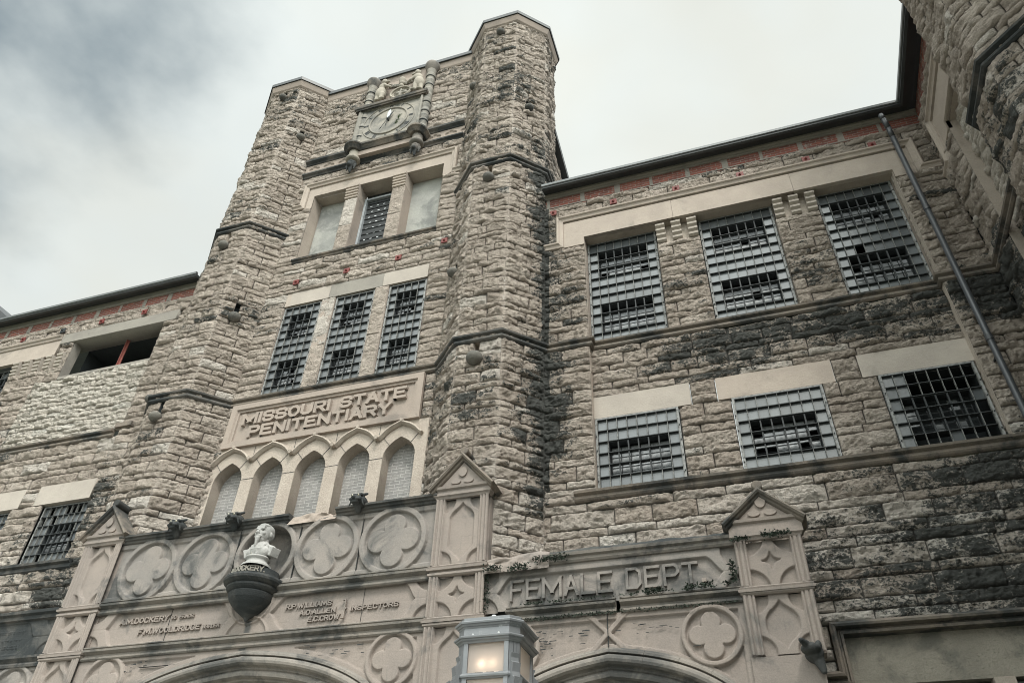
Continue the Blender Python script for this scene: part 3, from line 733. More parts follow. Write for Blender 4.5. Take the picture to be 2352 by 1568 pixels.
ashlar('w', None, (-10.5, YW), (1, 0), 4.95, zs, H, seed=21, stain=stain, tonef=lambda x, y, z: -.1*sst(12, 20, z), bl=(.45, .95), res=.026)
flush('wall', T)
sweep('coping_stone', [(-10.47, YW), (-5.55, YW)], [(-.3, 22.9), (.02, 22.9), (.05, 22.95), (.10, 23.18), (-.3, 23.18)], XY, 'sandstone_pink', T)
sweep('metal_flashing', [(-10.45, YW), (-5.57, YW)], [(-.3, 23.182), (.12, 23.182), (.15, 23.17), (.155, 23.30), (.13, 23.31), (-.3, 23.36)], XY, 'gutter_metal', T)
# body, roof and flank behind the front
b = MB(); b.box(-10.9, -5.1, 11.6, 11.62, 4, 8.0)
b.quad((-10.9, 11.5, 23.2), (-5.1, 11.5, 23.2), (-5.1, 20, 22.5), (-10.9, 20, 22.5)); b.build('tower_roof', 'roof_metal', T)
COLLECT = []
ashlar('w', None, (-3.42, 12.2), (0, 1), 9, courses(8, 19.2), seed=31, res=.07, stain=stain)
ashlar('w', None, (-12.6, 21), (0, -1), 9, courses(8, 19.2), seed=32, res=.1, stain=stain)
ashlar('w', None, (-3.42, 21.1), (-1, 0), 9.2, courses(8, 22.5, pat=(.4, .3)), seed=33, res=.2, bl=(1, 2))
flush('side_wall', T)
m = MB(); m.quad((-3.44, 12.2, 19.2), (-3.44, 12.2, 19.95), (-3.44, 20.9, 19.2)); m.quad((-3.24, 12.1, 19.72), (-3.24, 21.2, 17.2), (-3.24, 21.2, 16.9), (-3.24, 12.1, 19.5))
m.quad((-3.6, 12.1, 19.74), (-3.24, 12.1, 19.72), (-3.24, 21.2, 17.2), (-3.6, 21.2, 17.2)); m.quad((-3.5, 12.1, 19.5), (-3.24, 12.1, 19.5), (-3.24, 21.2, 16.9), (-3.5, 21.2, 16.9)); m.build('raking_coping', 'gutter_metal', T)
# --- carved frieze under the clock
def circ(x, z, cx, cz, r): return np.hypot(x-cx, z-cz)-r
def st_(sd, w=.012): return np.clip(.5-sd/w, 0, 1)
def relief(name, x0, x1, z0, z1, res, y0, D, mat, parent, keep=None, soot=None):
    xs = np.linspace(x0, x1, max(2, int(round((x1-x0)/res))+1)); zs = np.linspace(z0, z1, max(2, int(round((z1-z0)/res))+1))
    gx, gz = np.meshgrid(xs, zs, indexing='ij'); d = D(gx, gz)
    P = np.stack([gx, y0-d, gz], -1)
    k = np.ones((len(xs)-1, len(zs)-1), bool)
    if keep is not None:
        cx = (gx[:-1, :-1]+gx[1:, 1:])/2; cz = (gz[:-1, :-1]+gz[1:, 1:])/2; k = keep(cx, cz)
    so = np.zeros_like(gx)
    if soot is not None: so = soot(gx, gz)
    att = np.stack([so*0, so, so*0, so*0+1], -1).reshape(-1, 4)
    return grid_mesh(name, P, k, mat, parent, att)
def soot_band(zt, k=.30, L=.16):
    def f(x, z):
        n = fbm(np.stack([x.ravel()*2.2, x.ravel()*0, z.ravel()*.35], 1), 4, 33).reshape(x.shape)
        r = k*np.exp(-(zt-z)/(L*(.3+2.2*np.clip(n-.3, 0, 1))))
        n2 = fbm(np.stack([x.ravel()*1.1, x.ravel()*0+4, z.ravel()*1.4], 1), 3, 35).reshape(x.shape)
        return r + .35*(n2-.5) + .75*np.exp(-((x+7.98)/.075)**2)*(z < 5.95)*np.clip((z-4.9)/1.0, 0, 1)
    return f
def D_fr(x, z):
    d = np.zeros_like(x); c0 = -10.2
    k = np.round((x-c0)/.47); cx = c0+k*.47; zc = 19.40
    for ox, oz, r in ((-.10, 0, .075), (.10, 0, .075), (0, .07, .065), (0, -.03, .05)):
        d = np.minimum(d, -.035*st_(circ(x, z, cx+ox, zc+oz, r)))
    return d
relief('carved_frieze', -10.47, -5.56, 19.22, 19.60, .014, YW-.03, D_fr, 'sandstone_pink', T)
sweep('frieze_moulding', [(-10.47, YW), (-5.56, YW)], [(0, 19.60), (.05, 19.60), (.07, 19.63), (.15, 19.68), (.16, 19.74), (0, 19.80)], XY, 'coping', T)
sweep('frieze_moulding', [(-10.47, YW), (-5.56, YW)], [(0, 19.04), (.04, 19.04), (.06, 19.08), (.13, 19.12), (.13, 19.17), (.05, 19.22), (0, 19.22)], XY, 'coping', T)
# --- loggia
L_ = [-9.91, -8.88, -8.50, -7.48, -7.10, -6.05]
Lp = plate('lintel', [[(-10.10, 17.62), (-9.91, 17.62), (-9.91, 18.12), (-6.05, 18.12), (-6.05, 17.62), (-5.85, 17.62), (-5.85, 18.47), (-10.10, 18.47)]], YW-.02, .12, 'limestone', T)
LAB = [(0, 0), (0, .09), (.03, .12), (.06, .115), (.085, .08), (.11, .07), (.15, .06), (.16, .0)]
sweep('label_moulding', [(-10.46, 17.80), (-10.27, 17.80), (-10.27, 18.63), (-5.68, 18.63), (-5.68, 17.75), (-5.52, 17.75)], LAB, XZ(YW), 'limestone', T)
for i, (a, b) in enumerate(((-8.88, -8.50), (-7.48, -7.10))):
    COLLECT = []
    ashlar('w', None, (a, YW-.0), (1, 0), b-a, [15.56, 16.55, 17.60], seed=50+i, bl=(2, 3), bulge=.02, rough=.03, tonef=lambda x, y, z: z*0+.1)
    pr = flush('pier', T)
    m = MB(); m.box(a, b, YW+.0, YW+.5, 15.55, 17.60); m.build('pier_shaft', 'sandstone_pink', pr)
    prof = []
    for k in range(5):
        zb = 17.61+k*.10
        prof += [(.00+.012*k, zb), (.045+.012*k, zb+.02), (.05+.012*k, zb+.06), (.012*k+.012, zb+.098)]
    sweep('capital', [(a, YW), (b, YW)], [(-.4, 17.61)]+prof+[(-.4, 18.118)], XY, 'limestone', pr)
COLLECT = []
for k, (xa, d_, ln, yy) in enumerate(((-9.91, (0, 1), .4, YW),)):
    pass
COLLECT = None
reveal('loggia_soffit', T, -9.91, -6.05, 15.5, 18.12, YW+.101, YW+.45, 'limestone', 't')
reveal('loggia_jamb', T, -9.908, -6.052, 15.5, 18.115, YW+.0, YW+.45, 'limestone', 'l')
reveal('loggia_jamb', T, -9.908, -6.052, 15.5, 18.115, YW+.0, YW+.45, 'limestone', 'r')
for xa in (-9.89, -7.10):
    m = MB(); m.box(xa, xa+1.03, YW+.38, YW+.42, 15.5, 18.1); m.build('plaster_infill', 'plaster', T)
m = MB(); m.box(-8.49, -7.49, YW+.42, YW+.44, 15.5, 18.1); sc = m.build('screen', 'screen_panel', T)
m = MB()
for i in range(9):
    for j in range(4): m.box(-8.33+.19*j+(.06 if i % 2 else 0), -8.275+.19*j+(.06 if i % 2 else 0), YW+.405, YW+.419, 15.85+i*.22, 15.875+i*.22)
m.build('screen_holes', 'paper', sc)
m = MB()
for i in range(11): m.box(-8.47, -7.5, YW+.40, YW+.419, 15.72+i*.2, 15.735+i*.2)
m.build('screen_slats', 'screen_panel', sc)
m = MB(); m.box(-8.49, -8.43, YW+.33, YW+.419, 15.56, 17.9).box(-7.53, -7.49, YW+.33, YW+.419, 15.56, 17.9).box(-8.43, -7.53, YW+.34, YW+.419, 15.56, 15.62).box(-8.43, -7.53, YW+.34, YW+.419, 17.84, 17.9); m.build('screen_frame', 'screen_frame', T)
SILL = [(-.35, -.12), (.02, -.12), (.05, -.10), (.06, -.06), (.10, -.04), (.11, 0), (-.35, .02)]
sweep('window_sill', [(-9.98, YW), (-6.0, YW)], [(o, c+15.56) for o, c in SILL], XY, 'string_course', T)
for (x, z) in ((-9.66, 14.71), (-8.27, 14.72), (-6.90, 14.77), (-5.74, 15.01)): anchor(T, x, z, YW)
# --- triple windows
LT = [('limestone_fresh', -9.70, -8.63), ('concrete', -8.625, -7.22), ('limestone_fresh', -7.215, -6.08)]
for mt, a, b in LT: plate('lintel', [rect(a, b, 13.96, 14.38)], YW-.015, .2, mt, T)
plate('lintel', [rect(-9.83, -9.705, 13.96, 14.38)], YW-.01, .2, 'limestone', T)
for i, (a, b) in enumerate(((-8.80, -8.44), (-7.40, -7.05))):
    COLLECT = []
    ashlar('w', None, (a, YW), (1, 0), b-a, [11.28, 12.5, 13.955], seed=60+i, bl=(2, 3), bulge=.02, rough=.035, tonef=lambda x, y, z: z*0+.15)
    pr = flush('pier', T); m = MB(); m.box(a, b, YW+.002, YW+.3, 11.28, 13.955); m.build('pier_core', 'sandstone_pink', pr)
for i, (a, b) in enumerate(((-9.82, -8.81), (-8.43, -7.41), (-7.04, -6.10))):
    window(T, a, b, 11.30, 13.94, YW+.06, 5, 11, [(1, 4, 7, 10), (1, 4, 1, 4)], 100+i)
reveal('window_reveal', T, -9.83, -6.08, 11.28, 13.96, YW, YW+.1, 'sandstone_pink', 'lr')
sweep('string_course', [(-10.47, YW), (-5.56, YW)], [(o, c+11.27) for o, c in STR], XY, 'string_course', T)
# --- name panel
NP = plate('name_panel', [rect(-10.33, -5.80, 9.99, 11.09)], YW-.02, .1, 'sandstone_pink', T)
sweep('panel_frame', [(-10.33, 11.09), (-5.80, 11.09), (-5.80, 9.99), (-10.33, 9.99)], [(0, 0), (0, .10), (.13, .10), (.15, .06), (.19, .06), (.2, 0)], XZ(YW), 'sandstone_pink', NP, closed=True)
for w, a, b, z in (('MISSOURI', -9.99, -7.87, 10.53), ('STATE', -7.65, -6.15, 10.53), ('PENITENTIARY', -9.76, -6.45, 10.19)):
    text('lettering', w, a, b, z, .285, YW-.10, .085, 'sandstone_pink', NP, wt=.23)
# --- arcade
def parch(cx, w, zs_, rise, zb, n=10):
    L1 = []
    for k in range(n+1):
        t = k/n; x = w*math.cos(t*math.pi/2*.93)+0; 
        L1.append((w*(1-t)**.0*math.cos(t*math.pi/2)**.8, rise*math.sin(t*math.pi/2)**1.15*1.0))
    R_ = [(cx+x, zs_+z) for x, z in L1]; Lf = [(cx-x, zs_+z) for x, z in reversed(L1[:-1])]
    return [(cx+w, zb)]+R_+Lf+[(cx-w, zb)]
def ogive(cx, w, zs_, rise, zb, n=9):
    # two-centred pointed arch with rounded shoulders
    pts = []
    for k in range(n+1):
        t = k/n; x = w*(1-t**1.8); z = rise*(1.3*t-.3*t*t)
        pts.append((x, z))
    return [(cx+w, zb)]+[(cx+x, zs_+z) for x, z in pts]+[(cx-x, zs_+z) for x, z in reversed(pts[:-1])]+[(cx-w, zb)]
AC = [-9.97, -9.02, -8.065, -7.11, -6.16]
outer = [(-10.42, 7.2)]
for c in AC: outer += [(c-.335, 7.2)]+list(reversed(ogive(c, .335, 9.22, .42, 7.2)))[1:-1]+[(c+.335, 7.2)]
outer += [(-5.60, 7.2), (-5.60, 9.985), (-10.42, 9.985)]
ar = plate('arcade', [outer], YW-.03, .34, 'arcade_stone', T)
m = MB(); m.box(-10.4, -5.62, YW+.25, YW+.3, 7.0, 9.9); m.build('brick_infill', 'grey_brick', T)
for i, c in enumerate(AC):
    hp = [(c-.475, 9.64), (c-.42, 9.69), (c-.34, 9.78), (c-.22, 9.87), (c-.09, 9.93), (c, 9.965), (c+.09, 9.93), (c+.22, 9.87), (c+.34, 9.78), (c+.42, 9.69), (c+.475, 9.64)]
    ho = sweep('hood_mould', hp, [(0, 0), (0, .09), (.03, .10), (.055, .06), (.07, .03), (.07, 0)], XZ(YW-.03), 'arcade_stone', T)
    m = MB(); m.tube((c, YW-.03, 9.975), (c, YW-.13, 9.975), .04, .035); m.build('hood_finial', 'arcade_stone', ho)
    # joints of the arch stones
    m = MB()
    for s_ in (-1, 1): m.obox((c+s_*.31, YW-.033, 9.58), (s_*.62, 0, .78), (0, 1, 0), (-.78, 0, s_*.62), .155, .006, .004)
    m.build('stone_joints', 'blackened_stone', ho)
m = MB()
for i in range(6):
    x = -10.445+.9525*i
    if 0 < i < 5: m.tube((x, YW-.03, 9.65), (x, YW-.17, 9.62), .045, .04)
m.build('hood_stops', 'arcade_stone', T)
m = MB()
for i in range(4):
    x = -9.495+.9525*i
    m.box(x-.142, x+.142, YW-.036, YW-.03, 9.20, 9.208); m.box(x-.004, x+.004, YW-.036, YW-.03, 9.72, 9.98)
m.build('pier_joints', 'blackened_stone', T)

# ------------------------------------------------------------------ clock on the tower front
YC = 11.02; CX, CZ = -7.915, 20.545
CK = thing('clock', 'square stone tower clock with faded roman numerals framed by two ringed columns', 'clock', (CX, YC, 19.6))
m = MB(); m.box(-8.84, -6.96, YC, YW+.1, 19.66, 21.46); fc = m.build('clock_face', 'dial_stone', CK)
sweep('frame', [(-8.95, 21.44), (-6.88, 21.44), (-6.88, 19.64), (-8.95, 19.64)], [(0, -.2), (0, .07), (.05, .085), (.09, .04), (.115, .04), (.13, 0), (.13, -.2)], XZ(YC), 'clock_stone', CK, closed=True)
sweep('cornice', [(-8.93, YW), (-8.93, YC), (-6.90, YC), (-6.90, YW)], [(-.05, 21.40), (.04, 21.38), (.06, 21.34), (.11, 21.31), (.12, 21.35), (.15, 21.37), (.155, 21.47), (-.05, 21.52)], XY, 'string_course', CK)
def ring(name, cx, cz, r0, r1, y0, h, mat, parent, n=72):
    p = [(cx+r1*math.sin(2*math.pi*t/n), cz+r1*math.cos(2*math.pi*t/n)) for t in range(n)]
    w = r1-r0
    return sweep(name, p, [(0, 0), (0, h*.7), (w*.25, h), (w*.75, h), (w, h*.6), (w, 0)], XZ(y0), mat, parent, closed=True, smooth=False)
ring('dial_ring', CX, CZ, .565, .615, YC, .035, 'clock_stone', CK); ring('dial_ring', CX, CZ, .80, .825, YC, .02, 'clock_stone', CK)
m = MB(); nums = ['XII', 'I', 'II', 'III', 'IIII', 'V', 'VI', 'VII', 'VIII', 'IX', 'X', 'XI']
for k, s_ in enumerate(nums):
    a = k*math.pi/6; ra = Vector((math.sin(a), 0, math.cos(a))); ta = Vector((math.cos(a), 0, -math.sin(a)))
    def stroke(t0, t1, w=.006):
        w *= 1.6
        p0 = Vector((CX, YC-.001, CZ))+ra*.64+ta*t0; p1 = Vector((CX, YC-.001, CZ))+ra*.78+ta*t1
        d = (p1-p0).normalized(); m.obox((p0+p1)/2, d, (0, 1, 0), d.cross(Vector((0, 1, 0))), (p1-p0).length/2, .004, w)
    wd = {'I': .032, 'V': .06, 'X': .06}; tot = sum(wd[c] for c in s_); t = -tot/2
    for c in s_:
        cc = t+wd[c]/2; t += wd[c]
        if c == 'I': stroke(cc, cc)
        elif c == 'V': stroke(cc, cc-.02, .006); stroke(cc, cc+.022, .004)
        else: stroke(cc-.022, cc+.022, .006); stroke(cc+.022, cc-.022, .004)
m.build('numerals', 'iron', CK)
def hand(ang, L, w, mat, tail, name):
    a = math.radians(ang); ra = Vector((math.sin(a), 0, math.cos(a))); ta = Vector((math.cos(a), 0, -math.sin(a)))
    pts = [(.02, .012), (.10, .03), (.16, w), (.24, w*.9), (.30, w*1.2), (.40, w*.8), (.46, w*.25), (L, .003)]
    c = Vector((CX, YC-.07, CZ)); m = MB()
    f = [c+ra*r*L/.5*.99+ta*t for r, t in pts]+[c+ra*r*L/.5*.99-ta*t for r, t in reversed(pts)]
    k = len(f); m.v = [tuple(p) for p in f]+[tuple(p+Vector((0, .012, 0))) for p in f]
    m.f = [tuple(range(k)), tuple(range(2*k-1, k-1, -1))]+[(i, (i+1) % k, k+(i+1) % k, k+i) for i in range(k)]; m.mi = [0]*len(m.f)
    o = m.build(name, mat, CK); fixn(o)
    m = MB(); m.tube(c, c-ra*tail, .008, .008, 6).tube(c-ra*(tail-.09), c-ra*(tail-.05), .018, .003, 6); m.build('hand_tail', 'iron', o)
hand(4, .48, .05, 'hand_metal', .36, 'hour_hand'); hand(24, .40, .016, 'iron', .50, 'minute_hand')
m = MB(); m.tube((CX, YC, CZ), (CX, YC-.1, CZ), .03, n=10); m.build('hand_hub', 'iron', CK)
# moss on the dial
def tuft(m, rs, c, n, s, spread, up=.6, out=.5):
    for _ in range(n):
        p = Vector(c)+Vector((rs.gauss(0, spread[0]), -abs(rs.gauss(0, spread[1])), rs.gauss(0, spread[2])))
        d = Vector((rs.uniform(-1, 1), -rs.uniform(0, 1)*out, rs.uniform(-.4, 1)*up)).normalized(); l = s*rs.uniform(.5, 1.4)
        w = d.cross(Vector((rs.uniform(-1, 1), rs.uniform(-1, 1), rs.uniform(-1, 1)))).normalized()*l*.28
        m.quad(p-w*.3, p+d*l*.5-w, p+d*l, p+d*l*.5+w)
rs_ = random.Random(5)
m = MB()
for i in range(60):
    t = rs_.random(); tuft(m, rs_, (CX+.34-.07*t+rs_.gauss(0, .02), YC-.002, CZ+.16-.42*t), 5, .02, (.02, .006, .02))
m.build('moss_patch', 'leaf', CK)
# base shelf with half-round ends over the corbels
prof = [(-.1, 19.36), (.03, 19.36), (.06, 19.40), (.10, 19.45), (.14, 19.48), (.14, 19.54), (-.1, 19.64)]
def bow(cx, cy, r, n=12): return [(cx-r*math.cos(math.pi*t/n), cy-r*math.sin(math.pi*t/n)) for t in range(n+1)]
path = bow(-8.80, YC-.02, .16)+bow(-6.87, YC-.02, .16)
sweep('shelf', [(-8.96, YW)]+path+[(-6.71, YW)], prof, XY, 'string_course', CK)
m = MB(); m.box(-8.7, -6.97, YC-.02, YW, 19.16, 19.36); m.build('shelf_apron', 'sandstone_pink', CK)
for cx in (-8.80, -6.87):
    m = MB(); m.lathe([(.15, 19.44), (.15, 19.12)], (cx, YC+.02, 0), 24); m.lathe([(.155, 19.12), (.19, 19.10), (.205, 19.06), (.20, 19.02), (.16, 18.99), (.05, 18.98)], (cx, YC+.02, 0), 24)
    k = m.build('corbel', 'ledge_stone' if cx > -7 else 'carved_stone', CK, True)
    blob('carved_head', [('e', (cx, YC, 18.84), (.12, .13, .17)), ('e', (cx, YC-.09, 18.74), (.06, .08, .07)), ('e', (cx-.10, YC-.01, 18.88), (.05, .06, .05)), ('e', (cx+.10, YC-.01, 18.88), (.05, .06, .05)), ('c', (cx, YC-.02, 18.72), (cx, YC, 18.52), .07, .03), ('e', (cx-.045, YC-.115, 18.87), (.025, .02, .02)), ('e', (cx+.045, YC-.115, 18.87), (.025, .02, .02)), ('c', (cx-.14, YC, 18.8), (cx-.10, YC, 18.62), .035, .02), ('c', (cx+.14, YC, 18.8), (cx+.10, YC, 18.62), .035, .02)], .012, 'coping', k)
for cx in (-8.80, -6.83):
    m = MB(); pr = [(.125, 19.66)]; z = 19.7; k = 0
    while z < 22.72:
        pr += [(.125, z), (.135, z+.02), (.128, z+.09), (.142, z+.13), (.147, z+.16), (.125, z+.185)]; z += .24 if k % 3 else .30; k += 1
    pr += [(.125, 22.72), (.13, 22.78), (.17, 22.84), (.21, 22.93), (.225, 23.0), (.215, 23.06), (.17, 23.07), (0, 23.05)]
    m.lathe(pr, (cx, YC+.10, 0), 28); col = m.build('column', 'dial_stone', CK, True)
    m = MB(); m.lathe([(.132, 22.76), (.175, 22.835), (.216, 22.93), (.231, 23.0), (.222, 23.065), (0, 23.08)], (cx, YC+.10, 0), 28); m.build('capital', 'ledge_stone', col, True)
    m = MB()
    for z in (20.1, 20.55, 21.0, 21.9, 22.35): m.lathe([(.137, z), (.152, z+.01), (.152, z+.03), (.137, z+.04)], (cx, YC+.1, 0), 24)
    m.build('column_rings', 'blackened_stone', col, True)
# coat of arms panel
CA = thing('coat_of_arms', 'carved stone crest of two rearing bears holding an oval shield, above the clock', 'carving', (-7.8, 11.1, 21.7))
m = MB(); m.box(-8.70, -6.93, YW-.08, YW+.2, 21.45, 22.90); m.build('back_panel', 'sandstone_pink', CA)
def bear(x, s, name):
    y = YC-.0; b = 21.72
    pr = [('e', (x, y, b+.36), (.15, .13, .24), (0, s*.12, 0)), ('e', (x+s*.03, y, b+.60), (.12, .11, .17), (0, s*.2, 0)), ('e', (x+s*.07, y-.02, b+.83), (.085, .09, .10)),
          ('c', (x+s*.09, y-.03, b+.82), (x+s*.20, y-.05, b+.78), .05, .035), ('e', (x+s*.02, y, b+.92), (.03, .02, .035)), ('e', (x+s*.09, y+.02, b+.92), (.03, .02, .035)),
          ('c', (x-s*.05, y, b+.30), (x-s*.09, y-.02, b+.02), .085, .05), ('c', (x+s*.07, y-.04, b+.26), (x+s*.06, y-.05, b+.02), .075, .05), ('e', (x+s*.10, y-.07, b+.02), (.08, .05, .03)), ('e', (x-s*.05, y-.05, b+.02), (.08, .05, .03)),
          ('c', (x+s*.08, y-.06, b+.66), (x+s*.22, y-.08, b+.50), .05, .035), ('c', (x+s*.22, y-.08, b+.50), (x+s*.30, y-.06, b+.46), .038, .03), ('c', (x+s*.08, y+.02, b+.68), (x+s*.26, y-.02, b+.64), .045, .03)]
    K = 1.16; pr = [tuple([p[0]]+[(x+(q[0]-x)*K, y+(q[1]-y)*K, b+(q[2]-b)*K) if isinstance(q, tuple) and k == 0 or (p[0] == 'c' and k == 1) else (tuple(v*K for v in q) if isinstance(q, tuple) and k == 1 else (q*K if not isinstance(q, tuple) else q)) for k, q in enumerate(p[1:])]) for p in pr]
    return blob(name, pr, .014, 'carved_stone', CA)
bear(-8.40, 1, 'bear'); bear(-7.14, -1, 'bear')
m = MB(); n = 40
SH = [(-7.77+.37*math.cos(2*math.pi*t/n)*-1, 22.06+.30*math.sin(2*math.pi*t/n)) for t in range(n)]
so = sweep('shield_rim', SH, [(0, 0), (0, .08), (.03, .11), (.07, .10), (.08, .05), (.10, .07), (.12, .04), (.12, 0)], XZ(YW-.08), 'carved_stone', CA, closed=True)
blob('shield', [('e', (-7.77, YW-.08, 22.06), (.25, .08, .19)), ('e', (-7.87, YW-.15, 22.05), (.07, .04, .06)), ('e', (-7.70, YW-.15, 22.12), (.06, .04, .04)), ('e', (-7.66, YW-.15, 22.0), (.08, .04, .04)), ('c', (-7.80, YW-.15, 21.9), (-7.77, YW-.15, 22.24), .025, .025)], .012, 'clock_stone', CA)
blob('helmet', [('e', (-7.79, YW-.14, 22.56), (.10, .09, .10)), ('c', (-7.79, YW-.14, 22.62), (-7.79, YW-.14, 22.72), .10, .12), ('c', (-7.79, YW-.14, 22.46), (-7.79, YW-.14, 22.40), .05, .09)], .014, 'carved_stone', CA)
gp = [('e', (-8.22+.09*i, YW-.13, 22.66-.13*math.sin(min(i, 9-i)/4.5*1.57)*.9), (.05, .04, .035)) for i in range(10)]
blob('garland', gp+[('e', (-8.22+.09*i, YW-.11, 22.60-.10*math.sin(min(i, 9-i)/4.5*1.57)), (.05, .04, .03), (0, .4, 0)) for i in range(10)], .014, 'clock_stone', CA, 2)
blob('ribbon', [('c', (-8.12, YW-.12, 21.82), (-7.80, YW-.12, 21.74), .03, .03), ('c', (-7.80, YW-.12, 21.74), (-7.40, YW-.12, 21.84), .03, .03), ('e', (-8.14, YW-.12, 21.84), (.05, .04, .04)), ('e', (-7.40, YW-.12, 21.86), (.05, .04, .04))], .014, 'coping', CA, 2)

# ================================================================== RIGHT WING
P_, RC = 11.30, 11.47; XR = 4.75
W = thing('cell_block_wing', 'limestone prison wing right of the tower with six barred windows and a brick frieze', 'building', (.8, 11.4, 0))
COLLECT = []
zs = courses(2.0, 15.38, (4.70, 5.46, 7.93, 8.05, 11.09, 11.27, 13.96, 14.18, 14.72, 14.92), pat=(.30, .16, .17, .28, .15), seed=5)
X0 = -3.45; LW = XR-X0
hx = lambda a, b: (a-X0, b-X0)
H = [(*hx(-2.40, 3.86), 7.93, 14.9), (*hx(-2.86, 4.28), 13.96, 14.9), (*hx(-3.02, 4.42), 14.72, 14.92), (*hx(.88, 4.76), 4.0, 5.30), (*hx(.72, 4.76), 4.7, 5.46), (*hx(-3.9, .45), 2.0, 6.0), (*hx(-2.74, 4.76), 7.78, 7.95), (*hx(-3.6, -2.38), 11.09, 11.27), (*hx(3.84, 4.8), 11.09, 11.27)]
ashlar('w', None, (X0, P_), (1, 0), LW, zs, H, seed=71, stain=stain, bl=(.55, 1.15), res=.019, bulge=.05, rough=.055)
zs2 = courses(7.95, 14.18, (8.03, 9.50, 9.97, 11.09, 11.27, 13.68), pat=(.17, .16, .28, .15, .27), seed=9)
hy = lambda a, b: (a+2.42, b+2.42)
UP = [(-2.40, -.88), (.02, 1.53), (2.39, 3.84)]
H = []
for a, b in UP: H += [(*hy(a, b), 11.27, 14.2), (*hy(a, b), 7.95, 9.50)]
H += [(*hy(-2.42, -.64), 9.50, 9.97), (*hy(-.20, 1.76), 9.50, 9.97), (*hy(2.17, 3.88), 9.50, 9.97), (*hy(-2.5, 3.9), 11.09, 11.27), (*hy(-.88, .02), 13.68, 14.2), (*hy(1.53, 2.39), 13.68, 14.2)]
ashlar('w', None, (-2.42, RC), (1, 0), 6.30, zs2, H, seed=72, stain=stain, bl=(.45, .95), res=.019, bulge=.045, rough=.05)
flush('wall', W)
for xa in (-2.404, 3.861):
    m = MB(); m.box(xa, xa+.005, P_+.0, RC+.1, 7.95, 14.175); m.build('pier_return', 'arcade_stone', W)
reveal('lintel_soffit', W, -2.40, 3.86, 7.9, 14.18, P_+.071, RC+.25, 'limestone', 't')
for a, b in ((-2.86, -.46), (-.455, 2.0), (2.005, 4.28)):
    lp = rect(a, b, 14.18, 14.73)
    if a < -2.8: lp = [(-2.86, 13.96), (-2.405, 13.96), (-2.405, 14.18), (b, 14.18), (b, 14.73), (a, 14.73)]
    if b > 4.2: lp = [(a, 14.18), (3.87, 14.18), (3.87, 13.96), (4.28, 13.96), (4.28, 14.73), (a, 14.73)]
    plate('lintel', [lp], P_-.03, .1, 'limestone', W)
sweep('label_moulding', [(-3.30, 14.12), (-3.02, 14.12), (-3.02, 14.93), (4.43, 14.93), (4.43, 14.12), (4.72, 14.12)], [(o*1.05, c) for o, c in LAB], XZ(P_), 'limestone', W)
for a, b in ((-.86, .0), (1.55, 2.37)):
    w = (b-a); cw = w*.23; gp = (w-3*cw)/2
    for i in range(3):
        xa = a+i*(cw+gp); pr = [(-.12, 13.69)]
        for k in range(4): zb = 13.69+k*.12; pr += [(.02+.03*k, zb+.005), (.065+.03*k, zb+.03), (.07+.03*k, zb+.07), (.035+.03*k, zb+.115)]
        sweep('corbel', [(xa, RC), (xa+cw, RC)], pr+[(-.12, 14.175)], XY, 'limestone_fresh', W)
    m = MB(); m.box(a, b, RC+.02, RC+.1, 13.68, 14.17); m.build('corbel_backing', 'arcade_stone', W)
def wlintel(a, b, mt, z0=9.50, z1=9.97): plate('lintel', [rect(a, b, z0, z1)], RC-.02, .12, mt, W)
wlintel(-2.44, -.65, 'limestone_fresh'); wlintel(-.19, 1.75, 'limestone'); wlintel(2.17, 3.86, 'limestone_fresh')
for i, (a, b) in enumerate(UP):
    window(W, a+.01, b-.01, 11.30, 14.17, RC+.10, 8, 11, [(1, 7, 1, 4), (1, 7, 7, 10)], 200+i, broken=.0 if i < 2 else .03)
    window(W, a+.01, b-.01, 8.03, 9.49, RC+.0, 8, 6, [(1, 7, 1, 4)], 210+i, broken=.0 if i < 2 else .84, keepleft=i == 2)
m = MB()
for a, b in UP:
    for (z0, z1, dy) in ((11.27, 14.18, .12),):
        m.quad((a, RC, z0), (a, RC+dy, z0), (a, RC+dy, z1), (a, RC, z1)); m.quad((b, RC+dy, z0), (b, RC, z0), (b, RC, z1), (b, RC+dy, z1))
m.build('window_reveal', 'sandstone_pink', W)
sweep('sill_course', [(-3.30, P_), (-2.39, P_), (-2.39, RC), (3.855, RC), (3.855, P_), (XR, P_), (XR, 8.7)], [(o*.9, c+11.27) for o, c in STR], XY, 'string_course', W)
sweep('window_sill', [(-2.76, P_), (4.8, P_)], [(-.3, 7.77), (.01, 7.77), (.04, 7.79), (.06, 7.82), (.05, 7.87), (.11, 7.90), (.12, 7.94), (-.2, 7.97)], XY, 'string_course', W)
for x, z in ((-3.08, 15.14), (-1.69, 15.07), (-.30, 15.03), (1.06, 15.0), (2.41, 14.99+.03), (3.70, 15.0)): anchor(W, x, z, P_-.01)
m = MB(); m.box(-3.35, XR-.005, P_+.002, P_+.2, 15.36, 15.80); m.build('brick_frieze', 'red_brick', W)
m = MB()
for i in range(10):
    x = -3.25+.80*i; m.box(x, x+.07+.03*(i % 3), P_-.008, P_+.01, 15.42, 15.70)
m.box(-3.3, XR-.01, P_-.012, P_+.01, 15.385, 15.415); m.build('mortar_patches', 'concrete', W)
sweep('wall_plate', [(-3.3, P_), (XR, P_)], [(0, 15.70), (.03, 15.70), (.04, 15.76), (.07, 15.78), (.075, 15.835), (0, 15.84)], XY, 'concrete', W)
GUT = [(-.02, 15.84), (.05, 15.84), (.28, 15.745), (.335, 15.76), (.345, 15.82), (0, 15.86)]
LIP = [(.30, 15.822), (.35, 15.80), (.37, 15.81), (.375, 15.87), (.33, 15.89), (.30, 15.87)]
gpath = [(-3.28, P_), (XR, P_), (XR, 8.4)]
